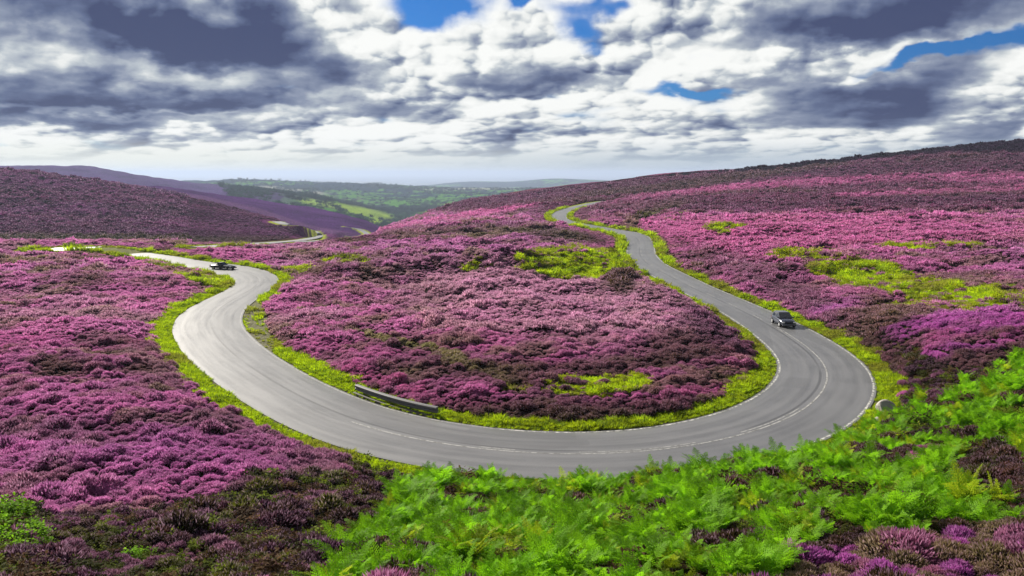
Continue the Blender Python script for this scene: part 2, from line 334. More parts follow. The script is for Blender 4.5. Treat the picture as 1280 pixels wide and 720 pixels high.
# ------------------------------------------------------------------ node helpers
def mat(name):
    m = bpy.data.materials.new(name); m.use_nodes = True; nt = m.node_tree; nt.nodes.clear(); return m, nt
class G:
    def __init__(s, nt): s.nt = nt; s.L = nt.links
    def n(s, t, **kw):
        x = s.nt.nodes.new(t)
        for k, v in kw.items(): setattr(x, k, v)
        return x
    def put(s, sock, v):
        if v is None: return
        if isinstance(v, bpy.types.NodeSocket): s.L.new(v, sock)
        else: sock.default_value = v
    def m(s, op, a, b=None, c=None, clamp=False):
        x = s.n('ShaderNodeMath', operation=op, use_clamp=clamp)
        for i, v in enumerate((a, b, c)): s.put(x.inputs[i], v)
        return x.outputs[0]
    def v(s, op, a, b=None, scale=None):
        x = s.n('ShaderNodeVectorMath', operation=op)
        s.put(x.inputs[0], a); s.put(x.inputs[1], b)
        if scale is not None: s.put(x.inputs['Scale'], scale)
        return x.outputs['Value'] if op in ('LENGTH', 'DOT_PRODUCT', 'DISTANCE') else x.outputs[0]
    def xyz(s, a, b, c):
        x = s.n('ShaderNodeCombineXYZ')
        for i, v in enumerate((a, b, c)): s.put(x.inputs[i], v)
        return x.outputs[0]
    def sep(s, v):
        x = s.n('ShaderNodeSeparateXYZ'); s.put(x.inputs[0], v); return x.outputs
    def noise(s, vec, scale, detail=4, rough=.55, dist=0, dims='3D', w=None):
        x = s.n('ShaderNodeTexNoise', noise_dimensions=dims)
        if vec is not None: s.put(x.inputs['Vector'], vec)
        if w is not None: s.put(x.inputs['W'], w)
        s.put(x.inputs['Scale'], scale); s.put(x.inputs['Detail'], detail); s.put(x.inputs['Roughness'], rough); s.put(x.inputs['Distortion'], dist)
        return x.outputs
    def rng(s, v, a, b, c=0., d=1., smooth=True):
        x = s.n('ShaderNodeMapRange', interpolation_type='SMOOTHSTEP' if smooth else 'LINEAR')
        s.put(x.inputs[0], v); s.put(x.inputs[1], a); s.put(x.inputs[2], b); s.put(x.inputs[3], c); s.put(x.inputs[4], d); return x.outputs[0]
    def mix(s, f, a, b, mode='MIX'):
        x = s.n('ShaderNodeMix', data_type='RGBA', blend_type=mode)
        s.put(x.inputs[0], f)
        for i, v in ((6, a), (7, b)): s.put(x.inputs[i], tuple(v) + (1,) if isinstance(v, (tuple, list)) and len(v) == 3 else v)
        return x.outputs[2]
    def bsdf(s, color, rough=.8, spec=.3, metal=0., normal=None, **kw):
        x = s.n('ShaderNodeBsdfPrincipled')
        s.put(x.inputs['Base Color'], tuple(color) + (1,) if isinstance(color, (tuple, list)) and len(color) == 3 else color)
        s.put(x.inputs['Roughness'], rough); s.put(x.inputs['Specular IOR Level'], spec); s.put(x.inputs['Metallic'], metal)
        if normal is not None: s.put(x.inputs['Normal'], normal)
        for k, v in kw.items(): s.put(x.inputs[k], v)
        return x.outputs[0]
    def bump(s, height, strength=.5, dist=.1):
        x = s.n('ShaderNodeBump'); s.put(x.inputs['Height'], height); s.put(x.inputs['Strength'], strength); s.put(x.inputs['Distance'], dist); return x.outputs[0]
    def out(s, surf=None, vol=None, world=False):
        x = s.n('ShaderNodeOutputWorld' if world else 'ShaderNodeOutputMaterial')
        if surf is not None: s.L.new(surf, x.inputs['Surface'])
        if vol is not None: s.L.new(vol, x.inputs['Volume'])
    def attr(s, name, kind='GEOMETRY'):
        return s.n('ShaderNodeAttribute', attribute_name=name, attribute_type=kind).outputs
def rgb(s): return tuple(((int(s[i:i+2], 16) / 255) ** 2.2) for i in (0, 2, 4))
def simple(name, color, rough=.6, spec=.4, metal=0., var=.25, vs=3., **kw):
    m_, nt = mat(name); g = G(nt)
    nz = g.noise(g.n('ShaderNodeTexCoord').outputs['Object'], vs, 4)[0]
    c = g.mix(nz, tuple(x * (1 - var) for x in color), tuple(min(1, x * (1 + var)) for x in color))
    g.out(g.bsdf(c, rough, spec, metal, **kw)); return m_

# ------------------------------------------------------------------ world: blue sky and broken cloud
def p2d(px, py):
    b = -(py - 360) / F; a = (px - 640) / F
    x, y, z = a, CP + b * SP, -SP + b * CP
    return math.atan2(x, y), math.atan2(z, math.hypot(x, y))
def build_world():
    w = bpy.data.worlds.new('World'); SC.world = w; w.use_nodes = True
    nt = w.node_tree; nt.nodes.clear(); g = G(nt)
    d = g.v('NORMALIZE', g.n('ShaderNodeTexCoord').outputs['Generated'])
    X, Y, Zc = g.sep(d)
    az = g.m('ARCTAN2', X, Y); el = g.m('ARCSINE', Zc)
    sky = g.n('ShaderNodeTexSky', sky_type='NISHITA'); sky.sun_disc = False
    sky.sun_elevation = SUN_EL; sky.sun_rotation = SUN_AZ % (2 * math.pi)
    sky.air_density = 1.0; sky.dust_density = .4; sky.ozone_density = 2.5
    UV = g.xyz(az, el, 0.)
    # cloud sheet seen in perspective: streaks towards the horizon
    den = g.m('ADD', g.m('MAXIMUM', Zc, 0.), .10)
    Q = g.xyz(g.m('DIVIDE', X, den), g.m('DIVIDE', Y, den), 0.)
    nA = g.noise(Q, 2.1, 6, .52, dims='2D')                 # sheet noise
    elr = g.m('ADD', g.m('MAXIMUM', el, 0.), .055)
    Wv = g.xyz(g.m('MULTIPLY', az, 1.), g.m('MULTIPLY', g.m('LOGARITHM', elr, 2.718), .34), .3)   # lumpy towers, flatter when low
    nB = g.noise(Wv, 5.2, 6, .5, dims='2D')
    nBc = nB[1]
    wob = g.v('SCALE', g.v('SUBTRACT', nBc, (.5, .5, .5)), None, .085)
    nC = g.noise(Wv, 21, 4, .5, dims='2D')
    wob2 = g.v('SCALE', g.v('SUBTRACT', nC[1], (.5, .5, .5)), None, .035)
    UVd = g.v('MULTIPLY', g.v('ADD', g.v('ADD', UV, wob), wob2), (1, 1, 0))
    def puff(scale, offs, wamt, wsc):
        def vor(vec):
            x = g.n('ShaderNodeTexVoronoi', feature='F1', voronoi_dimensions='2D'); g.put(x.inputs['Vector'], vec); g.put(x.inputs['Scale'], scale);
            return x.outputs[0]
        wv = g.v('ADD', Wv, g.v('SCALE', g.v('SUBTRACT', g.noise(Wv, wsc, 3, .55, dims='2D')[1], (.5, .5, .5)), None, wamt))
        a = vor(wv); b = vor(g.v('ADD', wv, offs)); a = g.m('MULTIPLY', a, a); b = g.m('MULTIPLY', b, b)
        return a, g.m('SUBTRACT', b, a)
    def field(ells):
        acc = None
        for (px, py, rx, ry, amp, rot) in ells:
            c = p2d(px, py)
            q = g.v('SUBTRACT', UVd, (c[0], c[1], 0))
            if rot:
                r = g.n('ShaderNodeVectorRotate', rotation_type='Z_AXIS'); g.put(r.inputs['Vector'], q); g.put(r.inputs['Angle'], math.radians(rot)); q = r.outputs[0]
            q = g.v('MULTIPLY', q, (F / rx, F / ry, 0))
            l = g.rng(g.v('LENGTH', q), .1, 1.55, amp, 0.)
            acc = l if acc is None else g.m('ADD', acc, l)
        return acc
    dark = field([(70,22,210,50,1.7,0),(225,45,80,50,1.2,0),(325,55,50,62,1.2,0),(335,0,30,20,.4,0),(385,75,50,40,.8,0),(430,92,62,32,1.2,0),(435,5,22,24,.8,0),
                  (90,122,210,26,1.3,0),(290,135,140,17,.75,0),(180,162,230,12,.75,0),(470,147,95,14,1.0,0),(40,150,120,9,.5,0),
                  (600,92,44,22,.75,0),(618,30,22,14,.5,0),(700,104,90,15,1.05,0),(560,168,160,8,.4,0),(650,85,60,22,.6,0),(800,150,60,8,.4,0),
                  (1190,2,210,34,1.7,0),(1010,42,130,18,.8,0),(1080,28,90,30,.5,0),(960,92,120,13,.7,-6),(1040,128,110,24,.9,0),(1000,108,60,24,.6,0),(1170,102,100,28,1.3,-14),(1150,150,150,12,.6,0),(900,150,90,8,.4,0),(1240,150,60,14,.5,0),(780,130,30,16,.5,0),(930,172,260,12,.45,0),(640,140,90,12,.35,0),(880,60,60,20,.3,0)])
    bright = field([(60,62,110,16,.8,0),(230,95,110,16,.8,0),(272,20,16,40,1.0,0),(490,50,60,70,.7,0),(560,60,60,40,.7,0),(700,45,50,40,.7,0),(840,60,110,40,.9,0),(420,170,120,8,.5,0),(160,142,260,5,.9,0),(640,130,120,16,.4,0),(850,150,120,16,.35,0),(1260,100,40,26,.9,0),(200,182,360,12,1.2,0),(120,85,230,12,.5,0),(1120,160,60,8,.3,0)])
    hole = field([(525,6,50,22,1.15,0),(728,26,46,20,1.1,8),(765,0,44,14,1.0,0),(846,116,58,10,1.1,0),(1235,52,80,16,1.2,-12),(1150,72,60,9,1.1,-14),(640,4,20,12,1.1,0),(960,150,40,6,.3,0)])
    front = g.m('MULTIPLY', g.rng(Y, .3, .6), g.rng(el, .42, .22))
    # density and thickness
    p1, s1 = puff(8., (-.022, .032, 0), .12, 7)
    p2, s2 = puff(21., (-.009, .014, 0), .045, 18)
    p3, s3 = puff(50., (-.004, .006, 0), .02, 40)
    base = g.m('ADD', g.m('MULTIPLY', nA[0], .5), g.m('MULTIPLY', nB[0], .5))
    covn = g.m('ADD', g.m('MULTIPLY', base, 1.7), -.28)
    cov = g.m('SUBTRACT', g.m('ADD', covn, g.m('MULTIPLY', front, .34)), g.m('MULTIPLY', hole, front))
    cov = g.m('ADD', cov, g.m('MULTIPLY', g.m('SUBTRACT', nC[0], .5), .5))
    cov = g.m('ADD', cov, g.m('MULTIPLY', g.m('SUBTRACT', .3, p2), .35))
    cov = g.m('ADD', cov, g.m('MULTIPLY', g.m('SUBTRACT', nB[0], .5), .8))
    cov = g.m('ADD', cov, g.m('MULTIPLY', g.m('MULTIPLY', dark, front), .35))
    covg = g.rng(cov, -.12, .80)
    # relief: compare the lump noise with itself a step towards the sun
    ex = g.noise(g.v('ADD', Wv, (-.020, .016, 0)), 5.2, 3, .5, dims='2D')[0]
    ex2 = g.noise(g.v('ADD', Wv, (-.004, .007, 0)), 21, 4, .5, dims='2D')[0]
    rel = g.m('ADD', g.m('MULTIPLY', g.m('SUBTRACT', nB[0], ex), 2.2), g.m('MULTIPLY', g.m('SUBTRACT', nC[0], ex2), 1.0))
    dk = g.m('SUBTRACT', g.m('ADD', g.m('MULTIPLY', g.m('SUBTRACT', base, .5), 2.0), g.m('MULTIPLY', front, g.m('MULTIPLY', dark, .98))), g.m('MULTIPLY', g.m('MULTIPLY', bright, front), .5))
    dk = g.m('ADD', dk, g.m('MULTIPLY', g.m('SUBTRACT', nC[0], .5), .35))
    dk = g.m('SUBTRACT', dk, rel)
    pam = g.rng(g.m('MULTIPLY', front, dark), .9, .2, .25, 1.)
    lump = g.m('ADD', g.m('ADD', g.m('ADD', g.m('MULTIPLY', s1, 2.9), g.m('MULTIPLY', s2, 1.9)), g.m('MULTIPLY', s3, .9)), g.m('ADD', g.m('MULTIPLY', g.m('SUBTRACT', p1, .3), -.6), g.m('MULTIPLY', g.m('SUBTRACT', p2, .3), -.3)))
    dk = g.m('SUBTRACT', dk, g.m('MULTIPLY', lump, pam))
    dk = g.m('ADD', dk, .33)
    ramp = g.n('ShaderNodeValToRGB'); cr = ramp.color_ramp
    pts = [(0., rgb('fcfdfa')), (.22, rgb('eef0ee')), (.40, rgb('bcc4cb')), (.60, rgb('8a94aa')), (.82, rgb('616d8d')), (1., rgb('454e70'))]
    cr.elements[0].position = 0; cr.elements[0].color = pts[0][1] + (1,)
    cr.elements[1].position = 1; cr.elements[1].color = pts[-1][1] + (1,)
    for p_, c_ in pts[1:-1]:
        e_ = cr.elements.new(p_); e_.color = c_ + (1,)
    g.put(ramp.inputs[0], g.rng(dk, -.3, 2.05, smooth=False))
    cl = ramp.outputs[0]
    # low sky: pale band, warmer under the sun
    lowc = g.mix(g.rng(az, -.45, .35), rgb('f0f2e4'), rgb('b0bec9'))
    cl = g.mix(g.rng(el, .045, .008, 0., .9), cl, lowc)
    covg = g.m('MAXIMUM', covg, g.rng(el, .05, .02))
    KW = 1 / .1 * WEXP
    clS = g.v('SCALE', cl, None, KW)
    dim = g.m('MULTIPLY', g.rng(el, .75, .30, .42, 1.), g.rng(Y, -.2, .35, .42, 1.))
    clS = g.v('SCALE', clS, None, dim)
    blue = g.mix(1., sky.outputs[0], (.06, .20, .42), 'MULTIPLY')
    col = g.mix(covg, blue, clS)
    bg = g.n('ShaderNodeBackground'); g.put(bg.inputs['Color'], col); bg.inputs['Strength'].default_value = .1
    g.out(bg.outputs[0], world=True)
    w.cycles.sampling_method = 'MANUAL'; w.cycles.sample_map_resolution = 512
EXPO = .92
WEXP = 2 ** (-EXPO)
build_world()

# ------------------------------------------------------------------ camera, sun, render settings
cam = bpy.data.cameras.new('camera'); camo = bpy.data.objects.new('camera', cam); COL.objects.link(camo)
camo.location = (0, 0, CH); camo.rotation_euler = (math.pi / 2 - PIT, 0, 0)
cam.sensor_width = 36; cam.lens = 36 * F / 1280; cam.clip_start = .1; cam.clip_end = 200000
SC.camera = camo
sl = bpy.data.lights.new('sun', 'SUN'); sl.energy = 5.0; sl.angle = math.radians(.5); sl.color = (1, .93, .82)
so = bpy.data.objects.new('sun', sl); COL.objects.link(so); so.location = (-60, 80, 90)
TOSUN = Vector((math.sin(SUN_AZ) * math.cos(SUN_EL), math.cos(SUN_AZ) * math.cos(SUN_EL), math.sin(SUN_EL)))
so.rotation_euler = TOSUN.to_track_quat('Z', 'Y').to_euler()
vs = SC.view_settings; vs.view_transform = 'Standard'; vs.look = 'None'; vs.exposure = EXPO; vs.gamma = 1
SC.cycles.max_bounces = 5; SC.cycles.diffuse_bounces = 3; SC.cycles.transparent_max_bounces = 6; SC.cycles.volume_bounces = 0
SC.cycles.transmission_bounces = 3; SC.cycles.glossy_bounces = 2
SC.render.film_transparent = False

# ------------------------------------------------------------------ object helpers
def link(name, me, m=None, parent=None):
    o = bpy.data.objects.new(name, me); COL.objects.link(o)
    if m is not None:
        for q in (m if isinstance(m, (list, tuple)) else [m]): me.materials.append(q)
    if parent is not None: o.parent = parent
    return o
def tag(o, label, cat=None, group=None, kind=None):
    o['label'] = label
    if cat: o['category'] = cat
    if group: o['group'] = group
    if kind: o['kind'] = kind
    return o
def npmesh(name, V, Fq, smooth=True):
    me = bpy.data.meshes.new(name); V = np.asarray(V, np.float32); Fq = np.asarray(Fq, np.int32); k = Fq.shape[1]
    me.vertices.add(len(V)); me.vertices.foreach_set('co', V.ravel())
    me.loops.add(Fq.size); me.loops.foreach_set('vertex_index', Fq.ravel())
    me.polygons.add(len(Fq)); me.polygons.foreach_set('loop_start', np.arange(0, Fq.size, k, dtype=np.int32)); me.polygons.foreach_set('loop_total', np.full(len(Fq), k, np.int32))
    me.polygons.foreach_set('use_smooth', np.full(len(Fq), smooth)); me.update(calc_edges=True); me.validate(); return me
def vcol(me, name, C):
    C = np.asarray(C, np.float32)
    if C.shape[1] == 3: C = np.c_[C, np.ones(len(C), np.float32)]
    a = me.color_attributes.new(name, 'FLOAT_COLOR', 'POINT'); a.data.foreach_set('color', C.ravel())
def vflt(me, name, v):
    a = me.attributes.new(name, 'FLOAT', 'POINT'); a.data.foreach_set('value', np.asarray(v, np.float32).ravel())

# ------------------------------------------------------------------ the moor itself
def terrain_material():
    m, nt = mat('moorland'); g = G(nt)
    geo = g.n('ShaderNodeNewGeometry'); P = geo.outputs['Position']
    base = g.attr('cover')['Color']; soil = g.attr('soil')['Fac']
    n1 = g.noise(P, .55, 5, .65)[0]; n2 = g.noise(P, .06, 5, .6)[0]; n3 = g.noise(P, 3.2, 3, .6)[0]
    c = g.mix(g.rng(n1, .35, .65), g.mix(1., base, (.50, .45, .42), 'MULTIPLY'), g.mix(1., base, (1.35, 1.3, 1.35), 'MULTIPLY'))
    c = g.mix(g.rng(n2, .35, .7), c, g.mix(1., c, (.8, .85, .8), 'MULTIPLY'))
    peat = g.mix(n3, (.022, .016, .010), (.060, .045, .022))
    c = g.mix(soil, c, peat)
    grav = g.attr('gravel')['Fac']
    c = g.mix(grav, c, g.mix(g.noise(P, 6, 4)[0], (.10, .10, .05), (.26, .25, .18)))
    hh = g.m('ADD', g.m('MULTIPLY', n1, .8), g.m('MULTIPLY', n3, .25))
    g.out(g.bsdf(c, 1., 0., normal=g.bump(hh, .9, .9)))
    return m
V = np.stack([XX, YY, Z], -1).reshape(-1, 3)
idx = np.arange(NS * NT).reshape(NS, NT)
Fq = np.stack([idx[:-1, :-1], idx[:-1, 1:], idx[1:, 1:], idx[1:, :-1]], -1).reshape(-1, 4)
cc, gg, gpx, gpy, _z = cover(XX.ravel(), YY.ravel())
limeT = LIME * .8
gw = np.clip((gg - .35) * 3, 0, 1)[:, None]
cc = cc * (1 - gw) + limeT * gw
dr = DR.ravel(); vw = ((1 - sstep(1.5, 4.0, dr)) * sstep(60, 120, YY.ravel()))[:, None]
cc = cc * (1 - vw) + (OLIVE * 1.3 + LIME * .25) * vw
SCATTER_END = 640.
soilw = 1 - sstep(150, SCATTER_END, YY.ravel()) * .9
soilw = soilw * (1 - gw[:, 0] * .6) * (1 - vw[:, 0] * .6)
soilw[YY.ravel() > SCATTER_END] = 0.0
soilw = soilw * np.where(gpx < 482, sstep(600, 500, YY.ravel()) * .8, 1.0)
grav = (ell(gpx, gpy, 322, 402, 14, 42, -22, .3) * sstep(6, 3.5, dr) + (dr < .35) * .8).clip(0, 1) * (YY.ravel() < 200)
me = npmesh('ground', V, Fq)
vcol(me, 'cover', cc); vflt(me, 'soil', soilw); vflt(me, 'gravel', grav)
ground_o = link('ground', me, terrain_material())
tag(ground_o, 'rolling heather moorland falling to a green valley', kind='structure')

# sea to the horizon
m_, nt = mat('sea_water'); g = G(nt); P = g.n('ShaderNodeNewGeometry').outputs['Position']
g.out(g.bsdf((.02, .06, .09), .25, .5, normal=g.bump(g.noise(P, .05, 4)[0], .3, 1.)))
sv = [(-90000, 5000, -160), (90000, 5000, -160), (90000, 65000, -160), (-90000, 65000, -160)]
tag(link('sea', npmesh('sea', sv, [(0, 1, 2, 3)]), m_), 'pale sea along the horizon', kind='structure')

# ------------------------------------------------------------------ roads
def asphalt(name, base, seams=True):
    m, nt = mat(name); g = G(nt)
    P = g.n('ShaderNodeNewGeometry').outputs['Position']
    ac = g.attr('across')['Fac']; al = g.attr('along')['Fac']
    S = g.xyz(ac, g.m('MULTIPLY', al, .05), 0.)
    st = g.noise(S, 1.6, 5, .6)[0]; fine = g.noise(P, 28, 3, .6)[0]; big = g.noise(P, .22, 4, .55)[0]
    c = g.mix(g.rng(st, .3, .7), tuple(x * .74 for x in base), tuple(x * 1.22 for x in base))
    c = g.mix(g.rng(big, .35, .65, 0, .6), c, tuple(x * 1.25 for x in base))
    c = g.mix(g.rng(fine, .35, .7, 0, .35), c, tuple(x * .6 for x in base))
    # wheel tracks polished a little lighter, worn seam beside the centre
    for o_, w_, am in ((-2.5, .34, .30), (-1.0, .34, .30), (1.1, .34, .30), (2.6, .34, .30)):
        t_ = g.rng(g.m('ABSOLUTE', g.m('SUBTRACT', ac, o_)), 0, w_, am, 0)
        c = g.mix(t_, c, tuple(x * .60 for x in base))
    se = g.m('MULTIPLY', g.rng(g.m('ABSOLUTE', g.m('SUBTRACT', ac, .35)), .05, .16, .75, 0), g.rng(g.noise(g.xyz(al, 0., 0.), .06, 2)[0], .4, .5))
    c = g.mix(se, c, tuple(x * .35 for x in base))
    pa = g.n('ShaderNodeTexVoronoi', feature='F1', distance='CHEBYCHEV'); g.put(pa.inputs['Vector'], g.xyz(g.m('MULTIPLY', ac, .35), g.m('MULTIPLY', al, .07), 0.)); g.put(pa.inputs['Scale'], 1.)
    pc = g.sep(pa.outputs['Color'])[0]
    c = g.mix(g.rng(pc, .80, .82, 0, .35), c, tuple(x * .6 for x in base))
    g.out(g.bsdf(c, g.m('ADD', .33, g.m('MULTIPLY', st, .22)), .5, normal=g.bump(fine, .25, .02)))
    return m
def paint(name, col=(.60, .60, .56), wear=.5):
    m, nt = mat(name); g = G(nt); P = g.n('ShaderNodeNewGeometry').outputs['Position']
    w = g.rng(g.noise(P, 3.5, 6, .75)[0], wear - .06, wear + .1)
    g.out(g.bsdf(g.mix(w, (.16, .16, .155), col), .7, .2)); return m
def frame_of(road):
    t = np.gradient(road[:, :2], axis=0); t /= np.linalg.norm(t, axis=1)[:, None]
    n_ = np.stack([-t[:, 1], t[:, 0]], 1)
    s = np.r_[0, np.cumsum(np.linalg.norm(np.diff(road[:, :2], axis=0), axis=1))]
    return t, n_, s
def ribbon(name, road, cols, m, dz=0.0, thick=True):
    """cols: offsets across as fraction of half width or metres"""
    t, n_, s = frame_of(road); offs = np.array(cols)
    hw = road[:, 3:4] / 2
    off = offs[None, :] * hw
    X = road[:, 0:1] + n_[:, 0:1] * off; Y = road[:, 1:2] + n_[:, 1:2] * off
    camber = .05 * (1 - offs ** 2)[None, :]
    Zz = road[:, 2:3] + camber + dz + 0 * X
    nC = len(offs); nR = len(road)
    V = np.stack([X, Y, Zz], -1)
    if thick:   # skirts down to the verge
        lo0 = V[:, :1].copy(); lo0[..., 2] -= .14; lo1 = V[:, -1:].copy(); lo1[..., 2] -= .14
        V = np.concatenate([lo0, V, lo1], 1); off = np.concatenate([off[:, :1], off, off[:, -1:]], 1); nC += 2
    id_ = np.arange(nR * nC).reshape(nR, nC)
    Fq = np.stack([id_[:-1, :-1], id_[:-1, 1:], id_[1:, 1:], id_[1:, :-1]], -1).reshape(-1, 4)
    me = npmesh(name, V.reshape(-1, 3), Fq, False)
    vflt(me, 'across', off.ravel()); vflt(me, 'along', np.repeat(s, nC))
    return link(name, me, m)
ASPH = asphalt('asphalt', (.135, .135, .140))
rd = ribbon('road', ROAD, np.linspace(-1, 1, 13), ASPH, .02); tag(rd, 'winding grey asphalt road', kind='structure')
for i, f in enumerate(FARR):
    tag(ribbon('road', f, np.linspace(-1, 1, 5), ASPH, .12), 'pale moor road far down the slope', kind='structure')
def line(name, road, off_m, width, m, dz, a0=0, a1=None, dash=None):
    t, n_, s = frame_of(road); a1 = a1 or s[-1]; V = []; Fq = []
    hw = road[:, 3] / 2; on = (s >= a0) & (s <= a1); ks = np.where(on)[0]
    w0 = np.interp(s, s, np.ones_like(s)) * width / 2
    prev = None
    for k in ks:
        if dash and (s[k] % (dash[0] + dash[1])) > dash[0]: prev = None; continue
        o_ = off_m(hw[k]) if callable(off_m) else off_m
        row = []
        for q in (-1, 1):
            oo = o_ + q * w0[k]; z = road[k, 2] + .05 * (1 - (oo / hw[k]) ** 2) + dz
            V.append((road[k, 0] + n_[k, 0] * oo, road[k, 1] + n_[k, 1] * oo, z)); row.append(len(V) - 1)
        if prev: Fq.append((prev[0], prev[1], row[1], row[0]))
        prev = row
    return link(name, npmesh(name, V, Fq), m)
PW = paint('road_paint'); PF = paint('worn_paint', (.36, .36, .35), .47)
_, _, sR = frame_of(ROAD)
def s_at(px, py):
    x, y = ground(px, py); return sR[np.argmin((ROAD[:, 0] - x) ** 2 + (ROAD[:, 1] - y) ** 2)]
sa, sb, sc_, sd = s_at(480, 535), s_at(1030, 464), s_at(610, 561), s_at(300, 460)
# which side is the inside of the bend: n_ points to the left of travel
for nm, o_, w, m, a0, a1, ds in (
    ('road_marking', lambda h: h - .22, .16, PW, s_at(610, 555), None, None),
    ('road_marking', lambda h: -h + .22, .16, PW, s_at(900, 550), None, None),
    ('road_marking', lambda h: h - .22, .12, PF, s_at(275, 383), s_at(610, 555), None),
    ('road_marking', -.18, .13, PF, s_at(440, 530), s_at(980, 415), None),
    ('road_marking', .12, .10, PF, s_at(600, 560), s_at(1016, 500), (9, 3)),
    ('road_marking', 0., .12, PF, s_at(980, 415), None, (4, 5))):
    tag(line(nm, ROAD, o_, w, m, .026, a0, a1, ds), 'white line painted on the asphalt', kind='structure')

# ------------------------------------------------------------------ plant meshes
def plant_material(name, stem, trans=.25, rough=.7, spec=.2, var=.35, tone=None, pale=None):
    m, nt = mat(name); g = G(nt)
    tint = g.attr('tint', 'INSTANCER')['Color']; fl = g.attr('bloom')['Fac']
    isl = g.n('ShaderNodeNewGeometry').outputs['Random Per Island']
    rnd = g.n('ShaderNodeObjectInfo').outputs['Random']
    c = g.mix(fl, stem, tint)
    c = g.mix(1., c, g.mix(isl, (1 - var,) * 3, (1 + var,) * 3), 'MULTIPLY')
    if pale: c = g.mix(g.rng(fl, .75, 1.0, 0, pale[3]), c, pale[:3])
    if tone: c = g.mix(g.m('MULTIPLY', g.m('GREATER_THAN', isl, .82), fl), c, tone)
    b = g.bsdf(c, rough, spec)
    if trans > 0:
        tr = g.n('ShaderNodeBsdfTranslucent'); g.put(tr.inputs[0], c)
        mx = g.n('ShaderNodeMixShader'); mx.inputs[0].default_value = trans
        g.L.new(b, mx.inputs[1]); g.L.new(tr.outputs[0], mx.inputs[2]); b = mx.outputs[0]
    g.out(b); return m
M_HEATH = plant_material('heather_plant', (.022, .016, .009), .40, .85, .05, .34, pale=(.95, .62, .88, .44))
M_FERN = plant_material('bracken_plant', (.035, .05, .008), .55, .6, .10, .22)
M_GRASS = plant_material('grass_blades', (.09, .08, .02), .5, .7, .08, .3)
M_LEAF = plant_material('bilberry_plant', (.03, .022, .012), .4, .8, .05, .45)
class MB:
    def __init__(s): s.V = []; s.F = []; s.B = []
    def tri(s, a, b, c, ba, bb, bc):
        n_ = len(s.V); s.V += [a, b, c]; s.F.append((n_, n_ + 1, n_ + 2)); s.B += [ba, bb, bc]
    def mesh(s, name, m):
        me = npmesh(name, s.V, s.F, False); vflt(me, 'bloom', s.B); me.materials.append(m); return me
def heather(seed, n, lumps, rad, hgt, spr, sw, core=True):
    r = random.Random(seed); b = MB()
    cen = [(0, 0, rad * .75, hgt)] + [(math.cos(a) * rad * .55, math.sin(a) * rad * .55, rad * r.uniform(.4, .6), hgt * r.uniform(.6, .98)) for a in [r.uniform(0, 6.28) for _ in range(lumps - 1)]]
    def hsurf(x, y):
        z = 0
        for cx, cy, cr, ch in cen:
            q = 1 - ((x - cx) ** 2 + (y - cy) ** 2) / (cr * cr)
            if q > 0: z = max(z, ch * q ** .45)
        return z
    k = 0; tries = 0
    while k < n and tries < n * 20:
        tries += 1
        x = r.uniform(-rad, rad) * 1.1; y = r.uniform(-rad, rad) * 1.1; z = hsurf(x, y)
        if z <= .03: continue
        k += 1
        lx, ly = x / rad, y / rad
        d = Vector((lx * .9 + r.gauss(0, .28), ly * .9 + r.gauss(0, .28), .9)).normalized()
        L = spr * r.uniform(.6, 1.35); w = sw * r.uniform(.7, 1.3)
        p0 = Vector((x, y, z * r.uniform(.70, .88))); p1 = p0 + d * L
        sd = d.cross(Vector((r.uniform(-1, 1), r.uniform(-1, 1), r.uniform(-.3, .3)))).normalized()
        s2 = d.cross(sd)
        pm = p0 + d * L * .42
        fb = 0.0; tp_ = r.uniform(.75, 1.0) if z > hgt * .3 else r.uniform(.2, .6)
        for e in ((sd, s2) if core else (sd,)):
            # spindle: base - wide middle - tip
            b.tri(tuple(p0), tuple(pm + e * w), tuple(pm - e * w), fb, tp_ * .85, tp_ * .85)
            b.tri(tuple(pm - e * w), tuple(pm + e * w), tuple(p1), tp_ * .85, tp_ * .85, tp_)
    # woody dome underneath
    N = 9; ring = []
    for j, (fr, fz) in enumerate(((1.0, -.06), (.8, .42), (.45, .68))):
        ring.append([(math.cos(6.283 * i / N) * rad * fr, math.sin(6.283 * i / N) * rad * fr, hgt * fz if j == 0 else max(.02, hsurf(math.cos(6.283 * i / N) * rad * fr, math.sin(6.283 * i / N) * rad * fr) * .72)) for i in range(N)])
    top = (0, 0, hgt * .76)
    for i in range(N):
        i2 = (i + 1) % N
        for j in range(2):
            b.tri(ring[j][i], ring[j][i2], ring[j + 1][i2], 0, 0, .1 * j); b.tri(ring[j][i], ring[j + 1][i2], ring[j + 1][i], 0, .1 * j, .1 * j)
        b.tri(ring[2][i], ring[2][i2], top, .1, .1, .2)
    return b.mesh('heather_bush', M_HEATH)
